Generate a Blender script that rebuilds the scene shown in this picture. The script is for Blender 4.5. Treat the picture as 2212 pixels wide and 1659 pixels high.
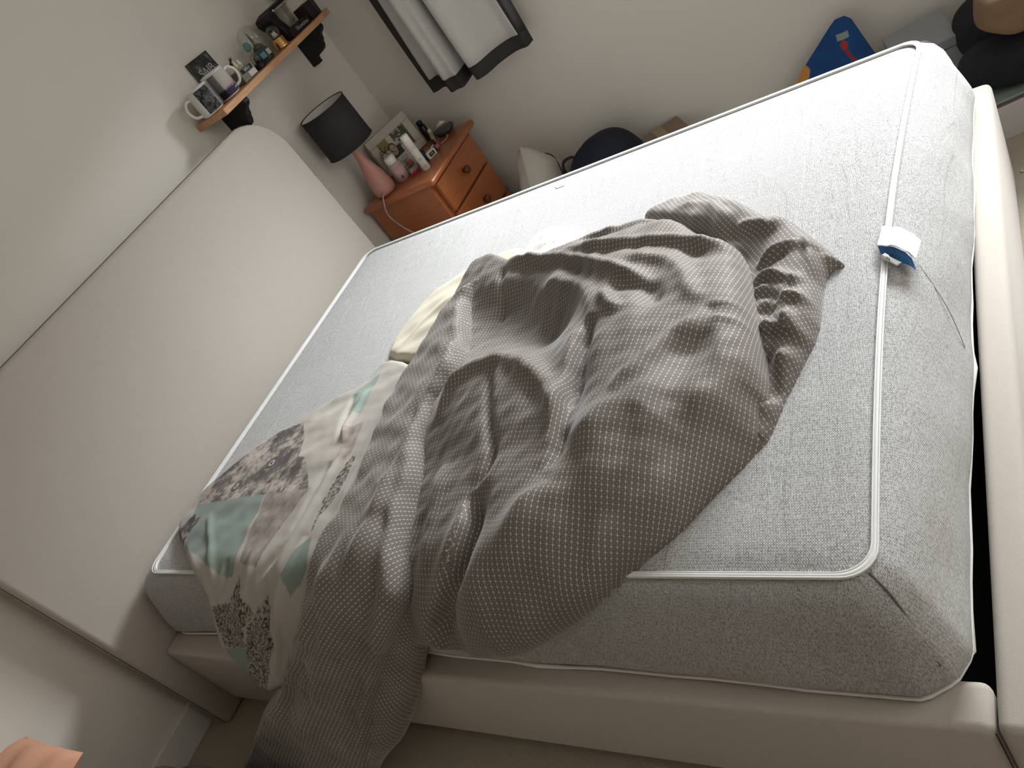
import bpy, bmesh, math, random
import numpy as np
from mathutils import Vector, Matrix
random.seed(4); rng = np.random.RandomState(7)
S = bpy.context.scene
for o in list(bpy.data.objects): bpy.data.objects.remove(o)
COL = S.collection
# ------------------------------------------------------------------ camera, light, exposure
cam = bpy.data.cameras.new('camera'); co = bpy.data.objects.new('camera', cam); COL.objects.link(co); S.camera = co
CR = ((0.78027266, 0.31691679, -0.53921632), (-0.15736845, -0.73493033, -0.65963014), (-0.60531789, 0.59954739, -0.52357729))
M = Matrix(((CR[0][0], -CR[1][0], -CR[2][0], 2.11552653), (CR[0][1], -CR[1][1], -CR[2][1], -0.56558402), (CR[0][2], -CR[1][2], -CR[2][2], 1.43865263), (0, 0, 0, 1)))
co.matrix_world = M
cam.sensor_fit = 'HORIZONTAL'; cam.sensor_width = 36; cam.lens = 1700.82 * 36 / 2212; cam.clip_start = .02
S.view_settings.view_transform = 'Standard'; S.view_settings.look = 'None'; S.view_settings.gamma = 1
S.view_settings.use_curve_mapping = False; S.view_settings.exposure = 0.29
w = bpy.data.worlds.new('sky'); S.world = w; w.use_nodes = True
bg = w.node_tree.nodes['Background']; bg.inputs[0].default_value = (.90, .94, 1, 1); bg.inputs[1].default_value = 1.6
def area(name, loc, target, sx, sy, power, color):
    l = bpy.data.lights.new(name, 'AREA'); l.shape = 'RECTANGLE'; l.size = sx; l.size_y = sy; l.energy = power; l.color = color
    o = bpy.data.objects.new(name, l); COL.objects.link(o); o.location = loc
    o.rotation_euler = (Vector(target) - Vector(loc)).to_track_quat('-Z', 'Y').to_euler(); return o
area('daylight_outside_window', (3.2, 5.6, 3.7), (1.2, .8, .6), 4.2, 2.5, 1720, (.985, .99, .99))

# added fill lamp near the right wall, lifts the dim parts; no window there
area('fill_right_side', (3.15, .35, 1.75), (0, .6, 1.1), 1.3, 1.0, 11, (1, .95, .88))

# ------------------------------------------------------------------ node helpers
class N:
    def __init__(s, name, rough=.8, spec=.3):
        s.m = bpy.data.materials.new(name); s.m.use_nodes = True; s.t = s.m.node_tree; s.b = s.t.nodes['Principled BSDF']
        s.b.inputs['Roughness'].default_value = rough; s.b.inputs['Specular IOR Level'].default_value = spec
    def n(s, typ, **kw):
        x = s.t.nodes.new(typ)
        for k, v in kw.items(): setattr(x, k, v)
        return x
    def put(s, sock, v):
        if isinstance(v, (int, float)): sock.default_value = v
        elif isinstance(v, tuple): sock.default_value = v if len(v) == len(sock.default_value) else v + (1,)
        else: s.t.links.new(v, sock)
    def math(s, op, a, b=0., c=0., clamp=False):
        x = s.n('ShaderNodeMath', operation=op, use_clamp=clamp)
        for i, v in enumerate((a, b, c)): s.put(x.inputs[i], v)
        return x.outputs[0]
    def coord(s, kind='Object'): return s.n('ShaderNodeTexCoord').outputs[kind]
    def sep(s, v):
        x = s.n('ShaderNodeSeparateXYZ'); s.put(x.inputs[0], v); return x.outputs
    def comb(s, a, b, c=0.):
        x = s.n('ShaderNodeCombineXYZ')
        for i, v in enumerate((a, b, c)): s.put(x.inputs[i], v)
        return x.outputs[0]
    def noise(s, scale, detail=3, vec=None, rough=.5, stretch=None, dist=0.):
        x = s.n('ShaderNodeTexNoise'); x.inputs['Scale'].default_value = scale; x.inputs['Detail'].default_value = detail
        x.inputs['Roughness'].default_value = rough; x.inputs['Distortion'].default_value = dist
        v = vec if vec is not None else s.coord()
        if stretch:
            mp = s.n('ShaderNodeMapping'); mp.inputs['Scale'].default_value = stretch; s.put(mp.inputs[0], v); v = mp.outputs[0]
        s.put(x.inputs['Vector'], v); return x.outputs['Fac']
    def ramp(s, fac, stops):
        x = s.n('ShaderNodeValToRGB'); e = x.color_ramp.elements
        while len(e) < len(stops): e.new(.5)
        for i, (p, c) in enumerate(stops): e[i].position = p; e[i].color = (c if isinstance(c, tuple) else (c,) * 3) + (1,)
        s.put(x.inputs[0], fac); return x.outputs[0]
    def mix(s, f, a, b, mode='MIX'):
        x = s.n('ShaderNodeMix', data_type='RGBA', blend_type=mode); s.put(x.inputs[0], f); s.put(x.inputs[6], a); s.put(x.inputs[7], b); return x.outputs[2]
    def bump(s, h, strength=.3, dist=.002):
        x = s.n('ShaderNodeBump'); x.inputs['Strength'].default_value = strength; x.inputs['Distance'].default_value = dist
        s.put(x.inputs['Height'], h); s.t.links.new(x.outputs[0], s.b.inputs['Normal']); return x
    def col(s, v): s.put(s.b.inputs['Base Color'], v); return s
    def __call__(s, **kw):
        for k, v in kw.items(): s.put(s.b.inputs[k.replace('_', ' ')], v)
        return s.m
def plain(name, c, rough=.6, var=.08, scale=20, bump=0., bscale=200, metal=0., spec=.3, **kw):
    n = N(name, rough, spec); f = n.noise(scale)
    n.col(n.mix(f, tuple(x * (1 - var) for x in c), tuple(min(1, x * (1 + var)) for x in c)))
    if bump: n.bump(n.noise(bscale, 2), bump, .001)
    n.b.inputs['Metallic'].default_value = metal
    return n(**kw)

# ------------------------------------------------------------------ mesh helpers
def link(name, me, m, parent=None, smooth=False, loc=None):
    o = bpy.data.objects.new(name, me); COL.objects.link(o)
    if m is not None and not me.materials: me.materials.append(m)
    if smooth: me.polygons.foreach_set('use_smooth', [True] * len(me.polygons))
    if parent: o.parent = parent
    if loc: o.location = loc
    return o
def mesh(name, vs, fs, m, parent=None, smooth=False):
    me = bpy.data.meshes.new(name); me.from_pydata([tuple(v) for v in vs], [], fs); me.update(); return link(name, me, m, parent, smooth)
def bmobj(name, bm, m, parent=None, smooth=False):
    bmesh.ops.recalc_face_normals(bm, faces=bm.faces)
    me = bpy.data.meshes.new(name); bm.to_mesh(me); bm.free(); return link(name, me, m, parent, smooth)
def bx(bm, x0, x1, y0, y1, z0, z1, bev=0., seg=2, mat=None):
    r = bmesh.ops.create_cube(bm, size=1); vs = r['verts']
    bmesh.ops.scale(bm, vec=(x1 - x0, y1 - y0, z1 - z0), verts=vs); bmesh.ops.translate(bm, vec=((x0 + x1) / 2, (y0 + y1) / 2, (z0 + z1) / 2), verts=vs)
    if bev:
        es = list({e for v in vs for e in v.link_edges})
        r = bmesh.ops.bevel(bm, geom=es, offset=bev, segments=seg, affect='EDGES', profile=.5); vs = list({v for f in r['faces'] for v in f.verts} | {v for v in vs if v.is_valid})
    if mat is not None: bmesh.ops.transform(bm, matrix=mat, verts=[v for v in vs if v.is_valid])
    return vs
def box(name, x0, x1, y0, y1, z0, z1, m, parent=None, bev=.004, seg=2, mat=None, smooth=False):
    bm = bmesh.new(); bx(bm, x0, x1, y0, y1, z0, z1, bev, seg, mat); return bmobj(name, bm, m, parent, smooth)
def lathe(name, prof, m, parent=None, seg=40, loc=(0, 0, 0), sx=1, sy=1, rot=None, cap=True):
    vs = []; fs = []
    for r, z in prof:
        for i in range(seg):
            a = 2 * math.pi * i / seg; vs.append(Vector((r * math.cos(a) * sx, r * math.sin(a) * sy, z)))
    for k in range(len(prof) - 1):
        for i in range(seg):
            j = (i + 1) % seg; fs.append((k * seg + i, k * seg + j, (k + 1) * seg + j, (k + 1) * seg + i))
    if cap:
        fs.append(tuple(range(seg))[::-1]); fs.append(tuple((len(prof) - 1) * seg + i for i in range(seg)))
    mt = Matrix.Translation(loc) @ (rot.to_4x4() if rot else Matrix())
    return mesh(name, [mt @ v for v in vs], fs, m, parent, True)
def tubegeo(pts, r, seg=8, closed=False):
    pts = [Vector(p) for p in pts]; n = len(pts); vs = []; fs = []; prev = None
    for i, p in enumerate(pts):
        a = pts[(i - 1) % n] if (closed or i > 0) else p; b = pts[(i + 1) % n] if (closed or i < n - 1) else p
        t = (b - a).normalized()
        u = prev - t * prev.dot(t) if prev is not None else t.orthogonal()
        if u.length < 1e-6: u = t.orthogonal()
        u.normalize(); prev = u; v = t.cross(u); rr = r[i] if hasattr(r, '__len__') else r
        for k in range(seg):
            an = 2 * math.pi * k / seg; vs.append(p + (u * math.cos(an) + v * math.sin(an)) * rr)
    for i in range(n if closed else n - 1):
        j = (i + 1) % n
        for k in range(seg):
            l = (k + 1) % seg; fs.append((i * seg + k, i * seg + l, j * seg + l, j * seg + k))
    if not closed: fs.append(tuple(range(seg))[::-1]); fs.append(tuple((n - 1) * seg + k for k in range(seg)))
    return vs, fs
def tube(name, pts, r, m, parent=None, seg=8, closed=False):
    vs, fs = tubegeo(pts, r, seg, closed); return mesh(name, vs, fs, m, parent, True)
def smoothpath(pts, n=8, closed=False):
    P = [Vector(p) for p in pts]; out = []; L = len(P)
    for i in range(L if closed else L - 1):
        g = (lambda k: P[k % L]) if closed else (lambda k: P[max(0, min(L - 1, k))])
        a, b, c, d = g(i - 1), g(i), g(i + 1), g(i + 2)
        for k in range(n):
            t = k / n; out.append(.5 * ((2 * b) + (c - a) * t + (2 * a - 5 * b + 4 * c - d) * t * t + (3 * b - a - 3 * c + d) * t ** 3))
    if not closed: out.append(P[-1])
    return out
def prism(name, poly, axis, a, b, m, parent=None, bev=0., mat=None, smooth=False):
    # polygon in the two axes other than `axis`, extruded from a to b along it
    def mk(p, t): v = list(p); v.insert(axis, t); return v
    n = len(poly); bm = bmesh.new(); A = [bm.verts.new(mk(p, a)) for p in poly]; B = [bm.verts.new(mk(p, b)) for p in poly]
    bm.faces.new(A); bm.faces.new(B[::-1])
    for i in range(n): bm.faces.new((A[i], B[i], B[(i + 1) % n], A[(i + 1) % n]))
    bmesh.ops.recalc_face_normals(bm, faces=bm.faces)
    if bev: bmesh.ops.bevel(bm, geom=[e for e in bm.edges], offset=bev, segments=2, affect='EDGES', profile=.5)
    if mat is not None: bmesh.ops.transform(bm, matrix=mat, verts=bm.verts)
    return bmobj(name, bm, m, parent, smooth)
def text(name, body, size, m, parent, mat, ext=.0006):
    c = bpy.data.curves.new(name, 'FONT'); c.body = body; c.size = size; c.extrude = ext; c.align_x = 'CENTER'; c.align_y = 'CENTER'
    o = bpy.data.objects.new(name, c); COL.objects.link(o); c.materials.append(m); o.parent = parent; o.matrix_world = mat
    bpy.context.view_layer.update(); me = bpy.data.meshes.new_from_object(o.evaluated_get(bpy.context.evaluated_depsgraph_get())); bpy.data.objects.remove(o)
    me.transform(mat); me.name = name; return link(name, me, m, parent)
def thing(name, label, cat, loc=(0, 0, 0), group=None, rz=0):
    o = bpy.data.objects.new(name, None); COL.objects.link(o); o.location = loc; o.rotation_euler = (0, 0, rz); o.empty_display_size = .05
    return tag(o, label, cat, group)
def tag(o, label, cat, group=None):
    o['label'] = label; o['category'] = cat
    if group: o['group'] = group
    return o
def struct(o): o['kind'] = 'structure'; return o
def basis(o, x, y, z): # frame at o with axes x, y, z
    x, y, z = Vector(x).normalized(), Vector(y).normalized(), Vector(z).normalized()
    return Matrix(((x.x, y.x, z.x, o[0]), (x.y, y.y, z.y, o[1]), (x.z, y.z, z.z, o[2]), (0, 0, 0, 1)))
RZ = lambda a: Matrix.Rotation(a, 4, 'Z')
T = Matrix.Translation

# ------------------------------------------------------------------ materials
n = N('painted_wall', .9, .2); n.col(n.mix(n.noise(1.3, 2), (.675, .648, .595), (.705, .678, .625))); n.bump(n.noise(260, 2), .12, .001); WALL = n()
n = N('carpet', 1, .1); n.col(n.mix(n.noise(380, 3), (.36, .32, .25), (.62, .56, .46))); n.bump(n.noise(420, 3), .9, .006); CARPET = n()
WHITEPAINT = plain('white_paint', (.68, .66, .62), .45)
n = N('bed_upholstery', .95, .1)
f = n.noise(700, 2); g = n.noise(60, 3)
n.col(n.mix(f, n.mix(g, (.365, .333, .297), (.42, .384, .346)), (.51, .47, .43))); n.bump(f, .35, .001); UPH = n(Sheen_Weight=.25)
GAPSHADE = plain('dark_gap_shade', (.012, .012, .014), .9)
PINE = None
n = N('pine_wood', .3, .5); v = n.noise(14, 4, stretch=(1, 1.2, 9), dist=.6)
n.col(n.ramp(v, [(.3, (.31, .088, .026)), (.6, (.37, .115, .034)), (.8, (.33, .10, .03))])); PINE = n(Coat_Weight=.4, Coat_Roughness=.25)
n = N('shelf_wood', .5, .3); v = n.noise(18, 4, stretch=(4, .7, 6), dist=.5)
n.col(n.ramp(v, [(.3, (.44, .23, .12)), (.7, (.58, .33, .18))])); SHELFW = n()
BLACKWOOD = plain('black_painted_wood', (.012, .011, .011), .55)
BLACK = plain('black_plastic', (.012, .012, .013), .4)
DARK = plain('dark_ink', (.02, .018, .018), .6)
WHITE = plain('white_plastic', (.72, .71, .68), .35)
CERAMIC = plain('white_ceramic', (.66, .66, .64), .2)
GOLD = plain('gold_metal', (.75, .42, .16), .22, metal=1)
STEEL = plain('bright_metal', (.75, .75, .76), .2, metal=1)
PIPING = plain('white_piping', (.72, .73, .73), .6)
PINK = plain('dusty_pink_ceramic', (.50, .25, .21), .45)
n = N('glass', .02, .5); n.b.inputs['Transmission Weight'].default_value = 1; n.b.inputs['IOR'].default_value = 1.33; n.col((.95, .97, .96)); GLASS = n()

# ------------------------------------------------------------------ room
X0, X1, Y0, Y1, ZC = -.22, 3.25, -1.42, 2.2, 2.4
WX0, WX1, WZ0, WZ1 = .74, 3.05, .88, 1.78
struct(box('floor', X0 - .1, X1 + .1, Y0 - .1, Y1 + .1, -.1, 0, CARPET, bev=0))
struct(box('ceiling', X0 - .1, X1 + .1, Y0 - .1, Y1 + .1, ZC, ZC + .1, WALL, bev=0))
struct(box('wall_left', X0 - .1, X0, Y0, Y1, 0, ZC, WALL, bev=0))
TAUPE = plain('taupe_painted_wall', (.66, .60, .52), .9, .03, 2)
struct(box('wall_right', X1, X1 + .1, Y0, Y1, 0, ZC, TAUPE, bev=0))
struct(box('wall_front', X0 - .1, X1 + .1, Y0 - .1, Y0, 0, ZC, TAUPE, bev=0))
bm = bmesh.new()
bx(bm, X0 - .1, X1 + .1, Y1, Y1 + .22, 0, WZ0); bx(bm, X0 - .1, X1 + .1, Y1, Y1 + .22, WZ1, ZC)
bx(bm, X0 - .1, WX0, Y1, Y1 + .22, WZ0, WZ1); bx(bm, WX1, X1 + .1, Y1, Y1 + .22, WZ0, WZ1)
struct(bmobj('wall_back', bm, WALL))
win = bpy.data.objects.new('window_1', None); COL.objects.link(win); struct(win)
bm = bmesh.new(); t = .045; yw = Y1 + .13
for a in ((WX0, WX1, WZ0, WZ0 + t), (WX0, WX1, WZ1 - t, WZ1), (WX0, WX0 + t, WZ0, WZ1), (WX1 - t, WX1, WZ0, WZ1), ((WX0 + WX1) / 2 - .03, (WX0 + WX1) / 2 + .03, WZ0, WZ1)):
    bx(bm, a[0], a[1], yw, yw + .05, a[2], a[3], .004)
bmobj('window_frame', bm, WHITEPAINT, win)
box('window_sill', WX0 - .03, WX1 + .03, Y1 - .02, yw, WZ0 - .005, WZ0 + .02, WHITEPAINT, win)
def skirt(name, x0, x1, y0, y1):
    struct(box(name, x0, x1, y0, y1, 0, .1, WHITEPAINT, bev=.003))
skirt('baseboard_left', X0, X0 + .015, Y0, Y1); skirt('baseboard_back', X0 + .015, X1, Y1 - .015, Y1); skirt('baseboard_right', X1 - .015, X1, Y0, Y1 - .015)

# ------------------------------------------------------------------ bed frame
bed = thing('bed_frame', 'beige fabric upholstered bed frame with tall round-cornered headboard against the wall', 'bed')
def rounded_board(ya, yb, za, zb, r, n=10):
    p = [(ya, za), (yb, za)]
    for k in range(n + 1): a = math.pi / 2 * k / n; p.append((yb - r + r * math.cos(a), zb - r + r * math.sin(a)))
    for k in range(n + 1): a = math.pi / 2 + math.pi / 2 * k / n; p.append((ya + r + r * math.cos(a), zb - r + r * math.sin(a)))
    return p
hb = rounded_board(-.171, 1.537, 0, 1.115, .17)
o = prism('headboard', hb, 0, -.165, -.106, UPH, bed, smooth=True)
bv = o.modifiers.new('b', 'BEVEL'); bv.width = .016; bv.segments = 4; bv.limit_method = 'ANGLE'; bv.angle_limit = math.radians(50)
# dark brown seam running round the headboard edge
sp = rounded_board(-.1725, 1.5385, .01, 1.1165, .1715)
tube('seam', [(-.124, a, b) for a, b in sp[1:] + sp[:1]], .0009, plain('seam_brown', (.09, .08, .07), .9), o, 6)
for ya, yb in ((-.105, -.035), (1.40, 1.47)):
    box('side_rail', -.106, 1.921, ya, yb, .03, .31, UPH, bed, .014, 4, smooth=True)
fb = box('footboard', 1.924, 1.982, -.105, 1.47, .02, .31, UPH, bed, .016, 4, smooth=True)
tube('seam', [(1.9235, -.1055, z) for z in (.31, .2, .03)], .0012, DARK, fb, 6)
for k in range(14): box('slat', .02 + k * .133, .09 + k * .133, -.03, 1.395, .285, .3, BLACKWOOD, bed, .002)
box('gap_shade_sheet', -.08, 1.915, -.034, 1.398, .05, .055, GAPSHADE, bed, 0)  # near-black sheet added below the slats, stands in for shade in the mattress gap
for x in (-.09, 1.94):
    for y in (-.07, 1.43): box('foot', x - (.0 if x > 1 else 0), x + .03, y - .02, y + .02, 0, .05, BLACK, bed, .003)

# ------------------------------------------------------------------ mattress
n = N('mattress_knit', .9, .15)
co_ = n.coord(); s = n.sep(co_); ge = n.n('ShaderNodeNewGeometry'); ns = n.sep(ge.outputs['Normal'])
ay = n.math('ABSOLUTE', ns[1]); side = n.math('MULTIPLY', n.math('GREATER_THAN', ay, .30), n.math('GREATER_THAN', ay, n.math('ABSOLUTE', ns[0])))
wob = n.math('MULTIPLY', n.math('SUBTRACT', n.noise(5, 2), .5), .03)
acr = n.math('ADD', n.math('ADD', n.math('MULTIPLY', s[1], n.math('SUBTRACT', 1., side)), n.math('MULTIPLY', s[2], side)), wob)
aln = n.math('ADD', n.math('SUBTRACT', s[0], n.math('MULTIPLY', s[2], n.math('SUBTRACT', 1., side))), wob)
row = n.math('MULTIPLY', acr, 215.); ri = n.math('FLOOR', row)
dx = n.math('SINE', n.math('ADD', n.math('MULTIPLY', aln, 1600.), n.math('MULTIPLY', ri, 1.15)))
dy = n.math('ABSOLUTE', n.math('SUBTRACT', n.math('SUBTRACT', row, ri), .5))
dot = n.math('MULTIPLY', n.math('SUBTRACT', .27, dy), n.math('ADD', dx, .25)); dot = n.math('MULTIPLY', dot, 7., clamp=True)
dot = n.math('MULTIPLY', dot, n.math('SUBTRACT', 1., n.math('MULTIPLY', side, .72)))
rib = n.noise(650, 2, stretch=(1, 1, .22)); dark = n.noise(420, 3, stretch=(1, .5, 1)); cl = n.noise(3.5, 2)
dk2 = n.math('ADD', n.math('MULTIPLY', rib, side), n.math('MULTIPLY', dark, n.math('SUBTRACT', 1., side)))
base = n.mix(n.ramp(dk2, [(.36, 0.), (.60, 1.)]), (.20, .20, .20), (.43, .43, .43))
n.col(n.mix(n.math('MULTIPLY', dot, n.math('ADD', .45, n.math('MULTIPLY', cl, .6))), base, (.69, .70, .715)))
wr = n.noise(30, 3, stretch=(1, .16, 1), dist=.7); wr2 = n.noise(9, 2, stretch=(.5, 2.2, 1), dist=.6)
hh = n.math('ADD', n.math('MULTIPLY', dot, .25), n.math('ADD', n.math('MULTIPLY', n.ramp(wr, [(.50, 0.), (.58, 1.)]), .9), n.math('MULTIPLY', wr2, 1.2)))
n.bump(hh, .5, .0022); KNIT = n(Sheen_Weight=.2)
mat_t = thing('mattress', 'pale grey knit-covered mattress with white zip piping on the beige bed', 'mattress')
QA, QB, QC, QD = Vector((-.004, .023)), Vector((1.836, -.010)), Vector((1.882, 1.371)), Vector((.015, 1.372))
def ring(off, r, z, ns=26, nc=8, wav=0.):
    Q = [QA, QB, QC, QD]; out = []
    for i in range(4):
        p = Q[i]; a = (Q[i - 1] - p).normalized(); b = (Q[(i + 1) % 4] - p).normalized()
        q = p - (a + b) * off
        s0 = q + a * r; e0 = q + b * r; c = q + (a + b) * r
        for k in range(nc + 1):
            t = k / nc * math.pi / 2
            out.append(c - b * r * math.cos(t) - a * r * math.sin(t))
        # straight run to next corner
        p2 = Q[(i + 1) % 4]; a2 = (p - p2).normalized(); b2 = (Q[(i + 2) % 4] - p2).normalized()
        q2 = p2 - (a2 + b2) * off; nx = q2 + a2 * r
        for k in range(1, ns): out.append(e0.lerp(nx, k / ns))
    res = []
    for i, p in enumerate(out):
        d = wav * (math.sin(i * .7 + z * 30) + .6 * math.sin(i * 1.9 + z * 11))
        cdir = (p - Vector((.93, .68))).normalized(); bow = .028 * max(0, 1 - max(off, 0) / .05) * max(0, math.sin(math.pi * min(1, max(0, p.y / 1.36)))) * max(0, min(1, (p.x - 1.5) / .3)); hd = .034 * min(1, max(0, off) / .028) * max(0, min(1, (.10 - p.x) / .12)) if off > 0 else 0; res.append((p.x + cdir.x * d - bow - hd, p.y + cdir.y * d - .25 * hd * (p.y < .1), z))
    return res
prof = [(-.30, .1, .526, 0), (-.12, .08, .527, 0), (-.05, .06, .5265, 0), (-.018, .045, .524, 0), (-.004, .045, .5185, 0), (.004, .045, .5165, 0), (.014, .05, .513, .0005), (.028, .055, .498, .0012), (.041, .06, .470, .002),
        (.051, .065, .435, .0026), (.059, .07, .40, .003), (.065, .07, .365, .003), (.067, .07, .336, .0025), (.054, .07, .318, .002), (.03, .07, .3105, 0), (-.3, .1, .3105, 0)]
vs = []; fs = []
for pf in prof: vs += ring(*pf[:3], wav=pf[3])
L = len(vs) // len(prof)
for k in range(len(prof) - 1):
    for i in range(L): j = (i + 1) % L; fs.append((k * L + i, (k + 1) * L + i, (k + 1) * L + j, k * L + j))
fs.append(tuple(range(L))); fs.append(tuple((len(prof) - 1) * L + i for i in range(L))[::-1])
body = mesh('cover', vs, fs, KNIT, mat_t, True)
pr_ = ring(.0, .045, .5215); ptop = tube('piping', pr_, .0048, PIPING, mat_t, 8, True)
for dd in (-.0035, .0035): tube('zip_tape', ring(.0 + dd, .045, .5245), .0016, PIPING, ptop, 6, True)
tube('lower_piping', ring(.062, .072, .3175, wav=.002), .0035, PIPING, mat_t, 6, True)
tube('lining', [(p[0], p[1], p[2]) for p in ring(.058, .075, .3145, wav=.006)], .0042, WHITE, mat_t, 6, True)
def prof_at(t):  # offset, radius, z along profile from piping (0) to bottom (1)
    seq = prof[5:14]; f = t * (len(seq) - 1); i = min(int(f), len(seq) - 2); f -= i
    return [seq[i][k] * (1 - f) + seq[i + 1][k] * f for k in range(3)]
def corner_seam(ci, pts, r=.0016):
    out = []
    Q = [QA, QB, QC, QD]; p = Q[ci]; a = (Q[ci - 1] - p).normalized(); b = (Q[(ci + 1) % 4] - p).normalized()
    for t, s in pts:
        of, rr, z = prof_at(t); q = p - (a + b) * of; c = q + (a + b) * rr; an = s * math.pi / 2
        d = -b * math.cos(an) - a * math.sin(an); x = c + d * (rr + .001); out.append((x.x, x.y, z + .001))
    tube('corner_seam', smoothpath(out, 6), r, SEAM, mat_t, 6)
SEAM = plain('seam_thread', (.16, .155, .15), .9)
for ci in range(4): corner_seam(ci, [(0, .5), (.25, .52), (.5, .5), (.7, .5)])
def on_foot(px, t):  # point on the foot face at y=px
    of, rr, z = prof_at(t); x = QB.x + (QC.x - QB.x) * (px - QB.y) / (QC.y - QB.y) - .028 * max(0, 1 - of / .05) * math.sin(math.pi * px / 1.36); return (x + of + .0012, px, z + .0008)
tube('cover_seam', smoothpath([on_foot(.655, .12), on_foot(.60, .3), on_foot(.55, .5), on_foot(.515, .72)], 8), .0008, plain('pale_seam', (.34, .34, .34), .9), mat_t, 6)
# care label folded over the piping, white above and blue beneath
BLUE = plain('blue_label_back', (.03, .13, .34), .6)
lx = QB.x + (QC.x - QB.x) * .5
vs = []; fs = []; path = [(-.040, .532), (-.018, .534), (-.006, .536), (-.002, .541), (.003, .541), (.007, .536), (.02, .533), (.045, .526)]
lab0 = [(1.824,0.699,0.54),(1.885,0.645,0.54),(1.88,0.586,0.54),(1.821,0.632,0.54)]
A_, B_, C_, D_ = [Vector(p) for p in lab0]
for k in range(8):
    t = k / 7; hz = (0, .002, .003, .008, .008, .003, 0, -.012)[k]
    p = A_.lerp(B_, t); q = D_.lerp(C_, t); vs += [(p.x, p.y, .529 + hz), (q.x, q.y, .541 + hz), (p.x, p.y, .5275 + hz), (q.x, q.y, .5395 + hz)]
for k in range(7): a = 4 * k; fs += [(a, a + 1, a + 5, a + 4), (a + 2, a + 6, a + 7, a + 3)]
fs += [(1, 3, 2, 0), (28, 30, 31, 29)]
for k in range(7): a = 4 * k; fs += [(a + 1, a + 3, a + 7, a + 5), (a, a + 4, a + 6, a + 2)]
lb = mesh('label_tag', vs, fs, plain('white_label', (.9, .9, .9), .6), mat_t); lb['label'] = 'white fabric label folded over the foot edge piping'
vs = []; fs = []
for k in range(8):
    t = k / 7; hz = (0, .002, .003, .006, .006, .003, 0, -.012)[k]; q = D_.lerp(C_, t * .88)
    vs += [(q.x, q.y, .538 + hz), (q.x + .003, q.y - .012, .531 + hz), (q.x + .005, q.y - .016 - .006 * (k > 3), .524 + hz * .6)]
for k in range(7): a = 3 * k; fs += [(a, a + 1, a + 4, a + 3), (a + 1, a + 2, a + 5, a + 4)]
mesh('label_back', vs, fs, BLUE, lb)
zp = [(1.835,0.6,0.532),(1.857,0.573,0.532),(1.842,0.613,0.532)]
bm = bmesh.new(); zd = (Vector(zp[1]) - Vector(zp[0])); an = math.atan2(zd.y, zd.x)
zm = T(Vector(zp[0]) + Vector((0, 0, .004))) @ RZ(an)
bx(bm, -.008, .006, -.004, .004, -.008, .003, .0015, 2, zm); bx(bm, .008, .033, -.0045, .0045, -.002, .0005, .001, 2, zm @ Matrix.Rotation(.05, 4, 'Y'))
bx(bm, .003, .012, -.002, .002, 0, .003, .001, 2, zm)
bmobj('zip_pull', bm, STEEL, mat_t)
# small white maker's label on the far edge
fl = [(0.887,1.317,0.526),(0.923,1.318,0.526),(0.925,1.303,0.526),(0.897,1.302,0.526)]
prism('edge_label', [(p[0], p[1]) for p in fl], 2, .525, .5285, plain('edge_label_white', (.9, .9, .9), .5), mat_t)

# ------------------------------------------------------------------ duvet
def base_pt(u,v):
    # bedding base surface: mattress top (v>=0), rolled over the near edge and hanging down (v<0)
    y0,zt,r=.045,.52,.10
    if v>=y0: return np.array([u,v,zt]),np.array([0.,0.,1.])
    s=min(1,max(0,(u-.72)/.35)); s=s*s*(3-2*s)
    fm=math.radians(64+18*s)
    t=y0-v; fi=min(t/r,fm)
    y=y0-r*math.sin(fi); z=zt-r*(1-math.cos(fi))
    e=t-r*fi
    y-=e*math.cos(fi); z-=e*math.sin(fi)
    return np.array([u,y,z]),np.array([0.,-math.sin(fi),math.cos(fi)])

def inside(P, poly):
    x, y = P[:, 0], P[:, 1]; c = np.zeros(len(P), bool); n = len(poly)
    for i in range(n):
        x0, y0 = poly[i]; x1, y1 = poly[i - 1]
        m = ((y0 > y) != (y1 > y)); m &= x < (x1 - x0) * (y - y0) / ((y1 - y0) if y1 != y0 else 1e-9) + x0; c ^= m
    return c
def segdist(P, pl, closed=False):
    best = np.full(len(P), 9.); cp = np.zeros_like(P); sg = np.zeros(len(P)); al = np.zeros(len(P)); n = len(pl)
    tot = 0
    for i in range(n if closed else n - 1):
        a = np.array(pl[i]); b = np.array(pl[(i + 1) % n]); ab = b - a; L = np.hypot(*ab)
        t = np.clip(((P - a) @ ab) / (L * L + 1e-12), 0, 1); c = a + t[:, None] * ab; d = np.hypot(*(P - c).T)
        k = d < best; best[k] = d[k]; cp[k] = c[k]; al[k] = (tot + t[k] * L)
        cr = ab[0] * (P[:, 1] - a[1]) - ab[1] * (P[:, 0] - a[0]); sg[k] = np.sign(cr[k]); tot += L
    return best, cp, sg, al / max(tot, 1e-9)
def rbf(an):
    A = np.array(an); X = A[:, :2]; n = len(A)
    def ph(d2): return np.where(d2 > 0, d2 * np.log(d2 + 1e-12), 0)
    K = ph(((X[:, None] - X[None]) ** 2).sum(-1)) + np.eye(n) * 1e-3
    Pm = np.hstack([np.ones((n, 1)), X]); Z = np.zeros((3, 3)); W_ = np.linalg.solve(np.block([[K, Pm], [Pm.T, Z]]), np.concatenate([A[:, 2], np.zeros(3)]))
    return lambda q: ph(((q[:, None] - X[None]) ** 2).sum(-1)) @ W_[:n] + W_[n] + q @ W_[n + 1:]
def chaikin(p, closed=False):
    o = []; n = len(p)
    for i in range(n if closed else n - 1):
        a = np.array(p[i]); b = np.array(p[(i + 1) % n]); o += [tuple(a * .75 + b * .25), tuple(a * .25 + b * .75)]
    return o if closed else [tuple(p[0])] + o + [tuple(p[-1])]
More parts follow.
